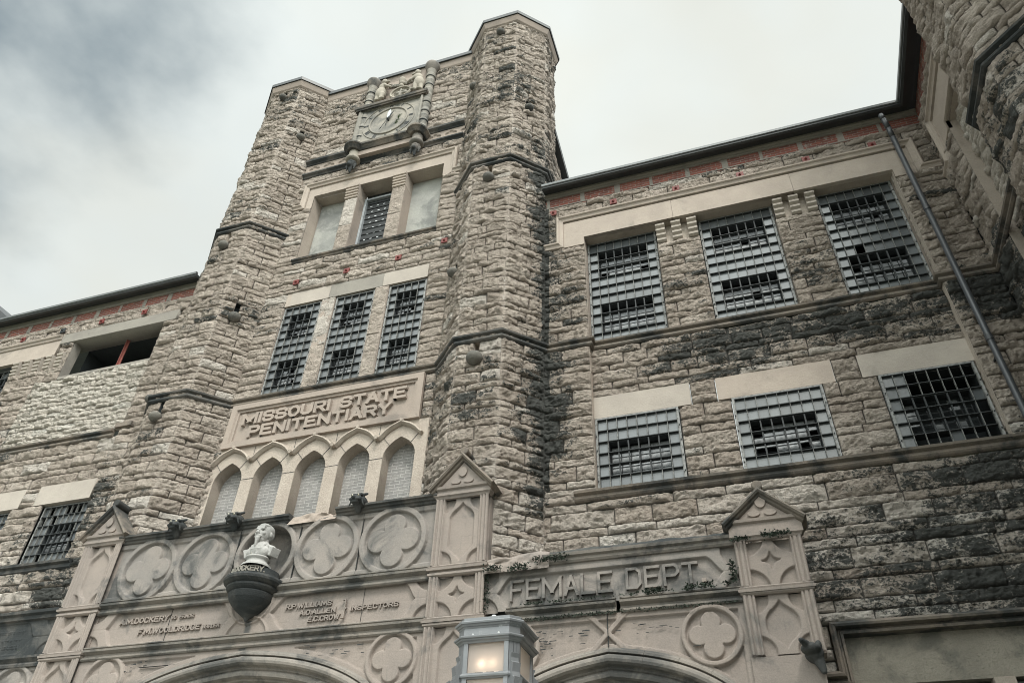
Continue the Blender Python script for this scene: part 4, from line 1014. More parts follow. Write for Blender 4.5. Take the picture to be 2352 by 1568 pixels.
gt = sweep('gutter', gpath, GUT, XY, 'gutter_metal', W); sweep('gutter_lip', gpath, LIP, XY, 'gutter_lip', gt)
m = MB(); m.quad((-3.4, P_, 15.84), (14, P_, 15.84), (14, 22, 19), (-3.4, 22, 19)); m.build('roof', 'roof_metal', W)
# broad stone-filled opening low on the right
m = MB(); m.box(.88, 6.2, P_+.08, P_+.3, 4.69, 5.32); m.build('blocking_stone', 'tooled_stone', W)
sweep('label_moulding', [(.45, 4.83), (.73, 4.83), (.73, 5.46), (6.2, 5.46)], [(0, 0), (0, .12), (.04, .16), (.07, .15), (.085, .05), (.11, .05), (.12, .09), (.155, .08), (.165, -.1)], XZ(P_), 'string_course', W)
m = MB(); m.box(.90, 1.27, P_+.1, P_+.3, 3, 4.69).box(2.50, 2.74, P_+.02, P_+.3, 3, 4.685).box(4.0, 4.3, P_+.02, P_+.3, 3, 4.685); m.build('mullion', 'arcade_stone', W)
window(W, 1.29, 2.48, 3.2, 4.66, P_+.22, 6, 6, [(0, 6, 4, 6)], 230); window(W, 2.76, 3.98, 3.2, 4.66, P_+.22, 6, 6, [(0, 6, 4, 6)], 231)
m = MB(); m.box(-3.4, 6.2, P_+.3, P_+.34, 2, 6.0); m.build('wall_core', 'arcade_stone', W)
# return wing (faces left) with its own turret
V_ = thing('return_wing', 'dark weathered limestone wing turning towards the viewer at the right corner', 'building', (XR, 9.5, 0))
def M_X(a, b, c): return (XR-c, -a, b)
COLLECT = []
zs = courses(2.0, 15.38, (7.93, 8.05, 11.09, 11.27, 13.96, 14.18, 14.72, 14.92), pat=(.30, .16, .17, .28, .15), seed=5)
H = [(.92, 3.3, 7.95, 14.9), (.5, 3.3, 13.96, 14.9), (0, 3.3, 11.09, 11.27), (.36, 3.3, 14.72, 14.92)]
ashlar('w', None, (XR, P_), (0, -1), 3.0, zs, H, seed=81, stain=stain, bl=(.5, 1.0), res=.03, bulge=.06, rough=.065)
ashlar('w', None, (XR+.20, 10.40), (0, -1), 2.3, courses(2.0, 11.27, pat=(.28, .16)), [], seed=82, stain=stain, bl=(.5, 1.0), res=.04)
flush('wall', V_)
COLLECT = []
ashlar('w', None, (XR+.20, 10.40), (0, -1), 2.3, courses(11.27, 14.18, pat=(.17, .15, .2)), [], seed=83, stain=lambda x, y, z: x*0-.3, bl=(.25, .5), res=.03, bulge=.05, white=.5)
flush('wall_infill', V_, 'ashlar_pale')
m = MB(); m.quad((XR, 10.38, 7.95), (XR, 10.38, 14.18), (XR+.25, 10.38, 14.18), (XR+.25, 10.38, 7.95)); m.quad((XR+.071, 10.42, 14.18), (XR+.071, 8.1, 14.18), (XR+.25, 8.1, 14.18), (XR+.25, 10.42, 14.18)); m.build('recess_soffit', 'arcade_stone', V_)
plate('lintel', [[(-10.80, 13.96), (-10.38, 13.96), (-10.38, 14.18), (-8.1, 14.18), (-8.1, 14.73), (-10.80, 14.73)]], XR-.03, .1, 'limestone', V_, bevel=.004, face='x')
sweep('label_moulding', [(-11.27, 13.72), (-10.94, 13.72), (-10.94, 14.93), (-8.1, 14.93)], [(o*1.05, c) for o, c in LAB], M_X, 'limestone', V_)
m = MB(); m.box(XR+.002, XR+.2, 8.1, 11.29, 15.36, 15.82); m.build('brick_frieze', 'red_brick_side', V_)
m = MB(); m.quad((XR, 11.3, 15.84), (XR, -6, 15.84), (14, -6, 19), (14, 14, 19)); m.build('roof', 'roof_metal', V_)
m = MB(); m.box(4.5, 5.4, 11.40, 11.6, 1, 15.3); m.build('corner_core', 'blackened_stone', V_)
m = MB(); m.box(5.02, 5.1, 7.0, 11.35, 1, 15.8); m.build('wall_core', 'blackened_stone', V_)
turret(V_, 5.20, 7.65, AP, 1.0, 23.2, (5, 6, 7), (11.36, 16.77), [(6, .5, 15.9, 16.0, 16.3, .16)], 5, res=.028, hidden=(1, 2, 3))
COLLECT = []
ashlar('w', None, (XR-.02, 6.7), (0, -1), 13, courses(1, 15.4, pat=(.3, .2)), [], seed=85, stain=stain, res=.09, bl=(.6, 1.2))  # plain run of the wing, added out of view to shade the corner
flush('wall', V_)
# downspout
D_ = thing('downspout', 'round grey metal downspout running down beside the corner from the gutter', 'pipe', (4.08, 11.12, 0))
def pipe(pts, r, name, mat, parent):
    m = MB()
    for a, b in zip(pts, pts[1:]): m.tube(a, b, r, n=16)
    o = m.build(name, mat, parent, False)
    for p in o.data.polygons: p.use_smooth = len(p.vertices) == 4
    return o
pipe([(4.00, 10.98, 15.56), (4.02, 10.99, 15.42), (4.06, 11.06, 15.18), (4.08, 11.12, 14.95), (4.08, 11.12, .1)], .052, 'pipe', 'pipe_metal', D_)
for z in (12.72, 9.60, 6.4): 
    m = MB(); m.tube((4.08, 11.12, z), (4.08, 11.12, z+.10), .060, n=16); m.build('pipe_joint', 'pipe_metal', D_)
m = MB()
for z in (12.5, 10.9, 9.3, 7.7): m.box(4.05, 4.11, 11.12, P_, z, z+.03)
m.build('bracket', 'iron', D_)
for q in D_.children:
    pass

# ================================================================== LEFT WING
G = thing('left_cell_block', 'limestone prison wing left of the tower with a wide empty opening under a concrete beam', 'building', (-16, 11.4, 0))
COLLECT = []
XL = -24.0; hx = lambda a, b: (a-XL, b-XL)
zs = courses(2.0, 15.20, (6.57, 7.80, 7.97, 9.38, 9.87, 10.98, 11.14, 13.16, 13.62, 14.06, 14.42, 14.60, 14.75), pat=(.25, .15, .27, .15), seed=6)
H = [(*hx(-16.40, -13.52), 13.16, 14.42), (*hx(-16.86, -13.1), 14.42, 14.75), (*hx(-24, -16.8), 14.08, 14.75), (*hx(-19.5, -18.20), 11.2, 14.08), (*hx(-18.2, -16.48), 13.62, 14.08), (*hx(-24, -13.5), 10.98, 11.14), (*hx(-14.82, -13.52), 7.97, 9.38), (*hx(-15.09, -13.52), 9.38, 9.87), (*hx(-17.1, -15.73), 7.97, 9.38), (*hx(-17.4, -15.49), 9.38, 9.87), (*hx(-24, -13.3), 7.80, 7.97), (*hx(-17.1, -13.5), 11.14, 13.16)]
ashlar('w', None, (XL, P_), (1, 0), -12.6-XL, zs, H, seed=91, stain=stain, bl=(.45, .95), res=.024, bulge=.05, rough=.055)
flush('wall', G)
COLLECT = []
ashlar('w', None, (-17.1, P_), (1, 0), 3.6, courses(11.14, 13.16, pat=(.16, .13, .19, .14), seed=2), [], seed=92, stain=lambda x, y, z: x*0-.30+.5*np.exp(-((x+16.7+.35*(12.2-z))/.07)**2), bl=(.22, .50), res=.02, bulge=.045, rough=.06, white=.6)
flush('wall_infill', G, 'ashlar_pale')
plate('concrete_beam', [rect(-16.88, -13.15, 14.43, 14.76)], P_-.05, .5, 'concrete', G, bevel=.006)
reveal('opening_reveal', G, -16.38, -13.53, 13.2, 14.425, P_-.0, P_+.25, 'concrete', 'lr')
m = MB(); m.box(-16.35, -13.48, P_-.02, P_+.4, 13.15, 13.235); m.build('window_sill', 'concrete', G)
b = MB(); x0, x1, z0, z1, y0, y1 = -16.4, -13.5, 13.1, 14.5, P_+.5, 14
b.quad((x0, y1, z0), (x1, y1, z0), (x1, y1, z1), (x0, y1, z1)); b.quad((x0, y0, z0), (x0, y1, z0), (x0, y1, z1), (x0, y0, z1)); b.quad((x1, y1, z0), (x1, y0, z0), (x1, y0, z1), (x1, y1, z1)); b.quad((x0, y0, z1), (x0, y1, z1), (x1, y1, z1), (x1, y0, z1)); b.quad((x0, y0-.1, z0), (x1, y0-.1, z0), (x1, y1, z0), (x0, y1, z0))
b.build('room_behind', 'dark_room', G)
m = MB(); m.box(-14.98, -14.90, P_+.36, P_+.38, 13.2, 14.43).box(-14.945, -14.935, P_+.30, P_+.36, 13.2, 14.43); m.build('steel_post', 'red_steel', G)
plate('lintel', [rect(-22, -16.9, 14.08, 14.60)], P_-.03, .1, 'limestone', G)
sweep('label_moulding', [(-22, 14.76), (-16.9, 14.76)], [(o, c) for o, c in LAB], XZ(P_), 'limestone', G)
for k in range(5):
    xa = -18.19+k*.37; pr = [(-.12, 13.63)]
    for q in range(4): zb = 13.63+q*.11; pr += [(.0+.015*q, zb+.005), (.045+.015*q, zb+.03), (.05+.015*q, zb+.07), (.015+.015*q, zb+.105)]
    sweep('corbel', [(xa, P_), (xa+.20, P_)], pr+[(-.12, 14.075)], XY, 'limestone_fresh', G)
m = MB(); m.box(-18.2, -16.4, P_+.10, P_+.14, 13.6, 14.08); m.build('corbel_backing', 'arcade_stone', G)
window(G, -19.5, -18.21, 11.3, 14.06, P_+.2, 7, 11, [(1, 6, 7, 10), (1, 6, 1, 4)], 300, broken=.25)
window(G, -14.81, -13.53, 7.98, 9.37, P_+.10, 8, 6, [(2, 7, 1, 4)], 301, broken=.35); window(G, -17.08, -15.74, 7.98, 9.37, P_+.10, 8, 6, [(1, 7, 1, 4)], 302, broken=.3)
plate('lintel', [rect(-15.08, -13.53, 9.385, 9.865)], P_-.03, .15, 'limestone_fresh', G); plate('lintel', [rect(-17.3, -15.50, 9.385, 9.865)], P_-.03, .15, 'limestone_fresh', G)
sweep('sill_course', [(-24, P_), (-13.62, P_)], [(o, c+11.12) for o, c in STR], XY, 'string_course', G)
m = MB(); m.box(-13.60, -13.15, P_-.09, P_+.02, 11.16, 11.27); m.build('sill_block', 'string_course', G)
sweep('window_sill', [(-24, P_), (-13.28, P_)], [(-.1, 7.77), (.01, 7.77), (.05, 7.80), (.05, 7.87), (.11, 7.90), (.12, 7.95), (-.1, 7.98)], XY, 'coping', G)
for x, z, mt in ((-18.36, 14.92, 'red_plate'), (-16.99, 14.92, 'iron'), (-15.69, 14.94, 'red_plate'), (-14.30, 14.93, 'red_plate')): anchor(G, x, z, P_-.01, mt, .1)
m = MB(); m.box(-24, -12.7, P_+.002, P_+.2, 15.12, 15.68); m.build('brick_frieze', 'red_brick', G)
sweep('wall_plate', [(-24, P_), (-12.72, P_)], [(0, 15.50), (.03, 15.50), (.04, 15.56), (.06, 15.66), (0, 15.67)], XY, 'concrete', G)
m = MB()
for i in range(9):
    x = -20.1+.79*i; m.box(x, x+.08+.03*(i % 3), P_-.008, P_+.01, 15.24, 15.50)
m.box(-24, -12.8, P_-.012, P_+.01, 15.17, 15.22); m.build('mortar_patches', 'concrete', G)
gp_ = [(-24, P_), (-12.72, P_)]; gt = sweep('gutter', gp_, [(o, c-.17) for o, c in GUT], XY, 'gutter_metal', G); sweep('gutter_lip', gp_, [(o, c-.17) for o, c in LIP], XY, 'gutter_lip', gt)
m = MB(); m.quad((-26, P_, 15.67), (-12.5, P_, 15.67), (-12.5, 22, 19), (-26, 22, 19)); m.build('roof', 'roof_metal', G)
m = MB(); m.box(-24, -12, P_+.9, P_+.95, 2, 11); m.build('wall_core', 'dark_room', G)
F = thing('distant_building', 'small pale building end with a dark sloping roof beyond the left wing', 'building', (-31, 16.4, 0))
m = MB(); m.box(-33, -27.75, 16.2, 24, 0, 21.4); m.build('wall', 'plaster', F)
m = MB(); m.quad((-33, 16, 26.2), (-27.3, 16, 21.74), (-27.3, 24.2, 21.74), (-33, 24.2, 26.2)); m.quad((-33, 16, 26.2), (-33, 16, 25.9), (-27.3, 16, 21.44), (-27.3, 16, 21.74)); m.quad((-33, 16.2, 21.4), (-27.75, 16.2, 21.4), (-27.75, 16.2, 21.8), (-33, 16.2, 25.9)); m.build('roof', 'roof_metal', F)

# ================================================================== PORTALS
YP = 10.42
A1 = dict(c=-7.95, a=2.85, b=1.46, z=4.0, pt=.03); A2 = dict(c=-2.14, a=2.0, b=1.30, z=3.78, pt=.05); A0 = dict(c=-15.1, a=2.0, b=1.30, z=3.78, pt=.05)
def archz(A, x):
    t = np.clip(1-((x-A['c'])/A['a'])**2, 0, 1); return A['z']+A['b']*np.sqrt(t)-A['pt']*(1-np.exp(-np.abs(x-A['c'])/.35))
def quat(x, z, cx, cz, R_):
    k = R_/.6; sd = np.full_like(x, 9.)
    for ox, oz in ((0, .262), (0, -.262), (.262, 0), (-.262, 0)): sd = np.minimum(sd, circ(x, z, cx+ox*k, cz+oz*k, .198*k))
    sd = np.minimum(sd, circ(x, z, cx, cz, .20*k))
    r = np.hypot(x-cx, z-cz)
    d = .032*st_(np.abs(r-.55*k)-.048*k) - .036*st_(r-.50*k) + .045*st_(sd)
    return d
def D_round(x, z):
    d = -.035*st_(np.abs(z-7.065)-.45)
    for cx in (-10.41, -9.21, -6.81, -5.60): 
        r = np.hypot(x-cx, z-7.06); d = np.where(r < .6, 0, d)
    for cx in (-10.41, -9.21, -6.81, -5.60): d = d+quat(x, z, cx, 7.06, .60)
    r = np.hypot(x+7.99, z-7.09); d = np.where(r < .60, 0, d); d = d+.035*st_(np.abs(r-.545)-.05)-.42*st_(r-.495, .02)*(1-.35*np.clip(r/.5, 0, 1)**2)
    for xx in (-8.60, -7.40): d = d-.02*st_(np.abs(x-xx)-.006, .008)
    return d
def brace(x, z, xl, xr, zc, h, sl=.17, sr=.17):
    tl = np.clip((x-xl)/sl, 0, 1); tr_ = np.clip((xr-x)/sr, 0, 1)
    f = lambda t: (.08*t+.92*sst(0, 1, t)**.8)*(t > 0)
    return np.abs(z-zc)-h*np.minimum(f(tl), f(tr_))
def corners(x, z, xl, xr, zb, zt, r):
    sd = np.full_like(x, 9.)
    for cx in (xl, xr):
        for cz in (zb, zt): sd = np.minimum(sd, circ(x, z, cx, cz, r))
    return sd
def D_ins(x, z):
    d = np.zeros_like(x)
    for xl, xr, ol, orr in ((-10.88, -8.37, -11.13, -8.30), (-7.64, -5.09, -7.7, -4.87)):
        d = d-.055*st_(brace(x, z, xl, xr, 6.05, .28, .20 if xl < -9 else .30, .26 if xl < -9 else .22), .012)
    for cx in (-11.16, -4.86): 
        for cz in (5.70, 6.40): d = d-.05*st_(circ(x, z, cx, cz, .24))
    # triangular field with the two crossing hoops
    r = np.hypot(x+7.985, z-5.62); d = d+.035*st_(np.abs(r-.40)-.016)*(z < 6.1)
    r2 = np.hypot(x+8.0, z-6.28); d = d+.035*st_(np.abs(r2-.38)-.016)*(z < 6.4)
    return d
def D_sp1(x, z):
    d = -.04*st_(np.abs(z-5.0)-.46)*(np.abs(x+7.95) < 2.95)
    zc = archz(A1, x); d = np.where(z-zc < .10, 0, d)
    for cx in (-5.36, -10.56):
        r = np.hypot(x-cx, z-5.17); d = np.where(r < .42, 0, d)+quat(x, z, cx, 5.17, .42)
    return d
zmid = (6.28, 6.53); 
PM = thing('main_portal', 'carved sandstone entrance portal with round quatrefoil panels, name inscriptions and a broad arch', 'portal', (-8, 10.4, 0))
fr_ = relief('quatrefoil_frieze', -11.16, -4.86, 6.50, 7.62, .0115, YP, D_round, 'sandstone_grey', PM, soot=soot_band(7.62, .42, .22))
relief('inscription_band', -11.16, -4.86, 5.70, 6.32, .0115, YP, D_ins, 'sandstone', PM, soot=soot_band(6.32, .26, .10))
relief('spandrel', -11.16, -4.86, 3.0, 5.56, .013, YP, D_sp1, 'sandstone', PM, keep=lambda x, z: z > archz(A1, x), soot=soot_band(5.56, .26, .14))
CORN = [(-.6, .10), (.02, -.09), (.035, -.08), (.045, -.05), (.08, -.04), (.09, -.01), (.13, 0), (.135, .035), (.11, .05), (-.75, .16)]
def cornice(a, b, z, parent, mat='coping'): return sweep('cornice', [(a, YP), (b, YP)], [(-.02, z-.10)]+[(o, z+c) for o, c in CORN[1:-1]]+[(-.8, z+.10), (-.8, z-.10)], XY, mat, parent)
cornice(-11.2, -7.62, 7.70, PM); cornice(-6.72, -4.84, 7.70, PM)
def rough_slab(name, x0, x1, z0, z1, y0, y1, mat, parent, seed, amp=.05):
    n = max(8, int((x1-x0)/.03)); m_ = max(6, int(((z1-z0)+(y1-y0))/.03))
    t = np.linspace(0, 1, m_); u = np.linspace(x0, x1, n); gu, gt_ = np.meshgrid(u, t, indexing='ij')
    hz = (z1-z0)/((z1-z0)+(y1-y0)); Y = np.where(gt_ < hz, y0+(gt_/hz)*.04, y0+.04+(gt_-hz)/(1-hz)*(y1-y0-.04)); Z = np.where(gt_ < hz, z0+gt_/hz*(z1-z0), z1)
    p = np.stack([gu, Y, Z], -1).reshape(-1, 3); f = fbm(p*np.array([6, 6, 9.]), 4, seed).reshape(gu.shape); q = fbm(p*np.array([2.5, 2.5, 4.]), 3, seed+5).reshape(gu.shape)
    P = np.stack([gu, Y-(f-.5)*amp*2*(gt_ < hz+.2), Z+(q-.5)*amp*2.4*(gt_ >= hz*.6)-(f-.5)*amp], -1)
    return grid_mesh(name, P, np.ones((n-1, m_-1), bool), mat, parent)
rough_slab('broken_cornice', -7.63, -6.71, 7.56, 7.74, YP-.05, 11.2, 'sandstone_pink', PM, 3, .09)
def string(a, b, z, parent, mat='ledge_stone', h=.2, dep=.06):
    k = h/.2
    return sweep('string_course', [(a, YP), (b, YP)], [(-.02, z-h), (.03, z-h), (.05, z-h+.02*k), (.05, z-h+.045*k), (.02, z-h+.06*k), (.015, z-h+.09*k), (dep+.03, z-.075*k), (dep+.035, z-.045*k), (.04, z-.04*k), (.045, z-.02*k), (.06, z-.012*k), (.06, z+.005), (-.02, z+.02)], XY, mat, parent)
string(-11.16, -4.86, 6.52, PM, h=.22); string(-11.16, -4.86, 5.73, PM, h=.21)
def D_pil(x0, x1, star, ogee, ogb=None):
    xc = (x0+x1)/2; xi = (x1-x0)/2
    def f(x, z):
        e = xi-np.abs(x-xc)
        d = np.where(e < .05, .03*np.sin(np.clip(e/.05, 0, 1)*math.pi)**.5, 0)
        d = np.where((e >= .05) & (e < .062), -.02, d); d = np.where((e >= .062) & (e < .112), .012, d)
        d = np.where((e >= .112) & (e < .12), -.03, d); d = np.where((e >= .12) & (e < .155), .004*0-.0+.01*np.sin((e-.12)/.035*math.pi), d); d = np.where(e >= .155, -.035, d)
        for (za, zb) in ogee:      # long ogee-headed sunk panel
            zc = (za+zb)/2; hw = .205; t = np.clip((np.abs(z-zc)-((zb-za)/2-.30))/.30, 0, 1)
            w = hw*np.where(t < .55, 1-.42*(t/.55)**2.2, .58*(1-np.clip((t-.55)/.45, 0, 1))**1.6)
            w = np.where((z < za) | (z > zb), -1, w)
            d = d-.05*st_(np.abs(x-xc)-w, .01)
            # flared corners around it
            for zz, s_ in ((zb, 1), (za, -1)):
                for cx in (xc-.34, xc+.34): d = d-.045*st_(circ(x, z, cx, zz+s_*.03, .21), .01)*(e > .155)
        for (za, zb) in star:
            zc = (za+zb)/2+.05
            q = np.sqrt(np.abs(x-xc)/.17)+np.sqrt(np.abs(z-zc)/.17); d = d-.05*st_((q-1)*.14, .01)
            for cx in (xc-.33, xc+.33):
                for zz in (za-.05, zb+.12): d = d-.05*st_(circ(x, z, cx, zz, .27), .01)*(e > .155)
        return d
    return f
def pilaster(parent, x0, x1, stages, gab_z, apex, mats, bottom, seed=0):
    y = YP-.07; k = 0
    for i, (za, zb, kind) in enumerate(stages):
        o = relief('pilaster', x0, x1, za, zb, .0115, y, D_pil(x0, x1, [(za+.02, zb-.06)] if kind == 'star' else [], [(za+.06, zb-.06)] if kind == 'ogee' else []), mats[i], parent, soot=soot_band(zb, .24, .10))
        m = MB(); m.box(x0+.001, x1-.001, y+.1, YP+.25, za, zb); m.build('pilaster_core', mats[i], o)
        if i < len(stages)-1:
            zt = za; zl_ = stages[i+1][1]
            sweep('band', [(x0, YP+.02), (x0, y), (x1, y), (x1, YP+.02)], [(-.05, zl_), (.0, zl_), (.025, zl_+.02), (.025, zl_+.05), (.0, zl_+.065), (-.005, zl_+.09), (.04, zt-.085), (.045, zt-.05), (.02, zt-.045), (.03, zt-.02), (.0, zt+.002), (-.05, zt)], XY, mats[i], o)
    xc = (x0+x1)/2; zt = stages[0][1]
    # moulded head, gable with trefoil and rolled finial
    sweep('pilaster_cap', [(x0, YP+.05), (x0, y), (x1, y), (x1, YP+.05)], [(-.05, zt), (.005, zt), (.02, zt+.03), (.045, zt+.05), (.04, gab_z-.04), (.08, gab_z-.02), (.09, gab_z+.02), (-.05, gab_z+.03)], XY, mats[0], parent)
    w = (x1-x0)/2+.10
    gb = plate('gable', [[(xc-w+.06, gab_z+.005), (xc+w-.06, gab_z+.005), (xc, apex-.10)]], y-.045, .40, 'sandstone', parent)
    sweep('gable_coping', [(xc-w-.02, gab_z-.03), (xc, apex), (xc+w+.02, gab_z-.03)], [(0, -.3), (0, .14), (.03, .16), (.055, .14), (.065, .10), (.085, .09), (.10, .06), (.10, -.3)], XZ(y), 'string_course', gb)
    tl = []
    for ox, oz, r in ((0, .27, .072), (-.11, .10, .062), (.11, .10, .062)):
        tl.append((ox, oz, r))
    m = MB()
    for ox, oz, r in tl:
        c = (xc+ox, gab_z+oz*.98); n = 18
        pts = [(c[0]+r*(1.0 if ox == 0 else 1.35)*math.cos(2*math.pi*t/n), c[1]+r*(1.25 if ox == 0 else .75)*math.sin(2*math.pi*t/n)) for t in range(n)]
        f = y-.075 + .0013*len(m.v)/18
        k0 = len(m.v); m.v += [(a, f, b) for a, b in pts]+[(a, f+.05, b) for a, b in pts]
        m.f.append(tuple(range(k0, k0+n))); m.mi.append(0)
        for t in range(n): m.f.append((k0+(t+1) % n, k0+t, k0+n+t, k0+n+(t+1) % n)); m.mi.append(0)
    fx = m.build('trefoil', 'sandstone', gb); fixn(fx)
    m = MB(); m.tube((xc, y-.10, apex+.05), (xc, y+.30, apex+.05), .075, n=20); m.tube((xc, y-.11, apex+.05), (xc, y-.10, apex+.05), .06, .07, n=20); m.build('finial', 'string_course', gb)
    return gb
ST_ = [(6.50, 7.63, 'ogee'), (5.70, 6.32, 'star'), (3.0, 5.56, 'ogee')]
pilaster(PM, -11.98, -11.13, ST_, 7.80, 8.41, ['sandstone']*3, 3)
pilaster(PM, -4.86, -3.95, ST_, 7.80, 8.40, ['sandstone']*3, 3)
def archivolt(A, parent, mats, xr):
    xs = [A['c']+A['a']*math.sin(t) for t in np.linspace(-1.45, 1.45, 97)]
    pts = [(x, float(archz(A, np.array(x)))) for x in xs]
    prof = [(-.02, -.6), (-.02, .012), (.0, .02), (.015, .045), (.05, .05), (.06, .0), (.075, .035), (.10, .065), (.135, .075), (.17, .065), (.195, .03), (.205, -.03), (.215, -.05), (.235, -.045), (.25, -.07), (.27, -.045), (.30, -.035), (.335, -.045), (.355, -.085), (.36, -.13), (.385, -.14), (.40, -.18), (.42, -.17), (.44, -.19), (.44, -.6)]
    m = MB(); step = 8
    for i in range(0, 96, step):
        seg = pts[i:i+step+1]
        a, b = Vector(seg[0]), Vector(seg[1]); seg[0] = tuple(a+(b-a).normalized()*.004)
        sweep('x', seg, prof, XZ(YP), None, None, mb=m)
    o = m.build('arch', mats, parent); fixn(o)
    lo = [(x, z-.43) for x, z in pts if z-.43 > 3]
    z0 = 2.0
    plate('tympanum', [[(lo[0][0]+.4, z0), (lo[-1][0]-.4, z0)]+[(max(min(x, A['c']+A['a']-.43), A['c']-A['a']+.43), z) for x, z in reversed(lo)]], YP+.36, .2, 'sandstone', parent)
    # fallen-joint shadow line around the outer edge
    return o
archivolt(A1, PM, 'arch_stone', None)
# lettering on the band
TXT = [('A.M.DOCKERY', -10.63, -9.63, 6.105, .085), ('GOVERNOR', -9.58, -9.13, 6.12, .052), ('F.M.WOOLDRIDGE', -10.18, -8.94, 5.905, .085), ('WARDEN', -8.89, -8.57, 5.91, .052),
       ('R.P.WILLIAMS', -7.37, -6.54, 6.085, .075), ('A.O.ALLEN', -7.09, -6.45, 5.965, .075), ('E.C.CROW', -6.92, -6.36, 5.85, .075), ('INSPECTORS', -6.19, -5.37, 5.965, .07),
       ('F.B.MILLER  CHAS.OPEL', -8.35, -7.63, 5.785, .045), ('ASSOCIATE ARCHITECTS', -8.36, -7.62, 5.735, .035)]
for t, a, b, z, h in TXT: text('lettering', t, a, b, z, h*1.12, YP+.018, .045, 'sandstone', PM, wt=.2 if h > .06 else .17)
def bend(cx, cz, r, up=1):
    def f(X, Y, Z):
        a = (X-cx)/r; rr = r+(Z-cz)*-1; return cx+np.sin(a)*(r-(Z-(cz-r))) if 0 else cx+np.sin(a)*(r-(Z-cz)), Y, cz+r-np.cos(a)*(r-(Z-cz))
    return f
text('lettering', 'E.J.ECKEL  G.R.MANN', -8.31, -7.66, 5.86, .05, YP-.002, .03, 'sandstone', PM, off=.03, mapf=bend(-7.985, 5.86, .42))
sweep('bracket_mark', [(-6.33, 6.15), (-6.27, 6.15), (-6.27, 6.02), (-6.24, 6.0), (-6.27, 5.98), (-6.27, 5.85), (-6.33, 5.85)], [(0, 0), (0, .04), (.016, .04), (.016, 0)], XZ(YP+.03), 'sandstone', PM)
# joints
m = MB()
for x in (-8.61, -7.39, -6.205): m.box(x, x+.006, YP-.003, YP+.06, 6.54, 7.6)
for x in (-9.62, -6.0): m.box(x, x+.004, YP+.045, YP+.06, 5.78, 6.32)
m.box(-7.952, -7.946, YP-.003, YP+.03, 5.42, 5.55)
m.box(-9.9, -9.2, YP-.002, YP+.03, 5.355, 5.358)
m.build('stone_joints', 'blackened_stone', PM)
rk = random.Random(3)
def flaking(parent, spots, n, seed):
    rk = random.Random(seed); m = MB()
    for _ in range(n):
        x0, x1, z0, z1 = rk.choice(spots); x = rk.uniform(x0, x1); z = rk.uniform(z0, z1); w = rk.uniform(.02, .11); h = rk.uniform(.002, .006)
        a = rk.gauss(0, .03); m.obox((x, YP+.001, z), (math.cos(a), 0, math.sin(a)), (0, 1, 0), (-math.sin(a), 0, math.cos(a)), w/2, .003, h)
    return m.build('flaking_cracks', 'blackened_stone', parent)
flaking(PM, [(-6.9, -5.8, 5.30, 5.48), (-5.65, -5.05, 5.02, 5.28), (-10.8, -10.3, 5.0, 5.3), (-10.2, -9.7, 5.25, 5.45)], 46, 3)
# corbel for the bust
c = (-7.99, 10.34, 0)
m = MB(); m.lathe([(0, 5.90), (.02, 5.91), (.05, 5.96), (.12, 6.01), (.22, 6.08), (.30, 6.16), (.345, 6.22), (.365, 6.27), (.375, 6.30), (.36, 6.32), (.40, 6.35), (.425, 6.38), (.43, 6.405), (.415, 6.42), (.45, 6.44), (.49, 6.475), (.50, 6.51), (.49, 6.545), (.44, 6.56), (.40, 6.565), (.395, 6.68), (.37, 6.695), (0, 6.70)], c, 72)
cb_ = m.build('bust_corbel', 'blackened_stone', PM)
def wrap(X, Y, Z):
    a = (X+7.99)/.40-.02; r = .396+(YP-Y); return c[0]+r*np.sin(a), c[1]-r*np.cos(a), Z
text('lettering', 'A.M.DOCKERY.', -8.37, -7.62, 6.59, .095, YP-.018, .02, 'clock_stone', cb_, mapf=wrap, wt=.2)
# grotesque heads on the cornice
def grotesque(x, z, s, parent, name='grotesque_head'):
    y = YP-.20
    o = blob(name, [('e', (x, y+.08, z-.02), (.13*s, .16*s, .11*s)), ('e', (x, y-.04, z-.03*s), (.11*s, .10*s, .065*s)), ('b', (x, y-.03, z+.055*s), (.10*s, .05*s, .02*s), (.3, 0, 0)),
        ('c', (x-.03*s, y+.02, z+.07*s), (x-.14*s, y+.05, z+.10*s), .035*s, .02*s), ('c', (x+.03*s, y+.02, z+.07*s), (x+.14*s, y+.05, z+.10*s), .035*s, .02*s), ('e', (x, y-.13, z-.03*s), (.045*s, .04*s, .03*s)),
        ('e', (x-.055*s, y-.11, z-.06*s), (.04*s, .04*s, .03*s)), ('e', (x+.055*s, y-.11, z-.06*s), (.04*s, .04*s, .03*s)), ('b', (x, y-.07, z-.10*s), (.07*s, .05*s, .012*s)),
        ('c', (x+.10*s, y-.03, z-.05*s), (x+.14*s, y-.02, z-.15*s), .02*s, .006*s), ('c', (x-.10*s, y-.03, z-.05*s), (x-.14*s, y-.02, z-.15*s), .02*s, .006*s), ('c', (x, y+.02, z-.08*s), (x, y+.08, z-.18*s), .07*s, .05*s)], .009, 'blackened_stone', parent, 1)
    m = MB()
    for sx in (-1, 1): m.lathe([(0, -.024*s), (.017*s, -.017*s), (.024*s, 0), (.017*s, .017*s), (0, .024*s)], (x+sx*.055*s, y-.105*s, z+.015*s), 10)
    m.build('eyes', 'ivory_paint', o, True)
    m = MB()
    for sx in (-1, 1): m.tube((x+sx*.055*s, y-.134*s, z+.015*s), (x+sx*.055*s, y-.124*s, z+.015*s), .009*s, n=8)
    m.build('pupils', 'iron', o)
for x, z in ((-9.90, 7.78), (-8.68, 7.76), (-6.26, 7.79)): grotesque(x, z, 1.0, PM)

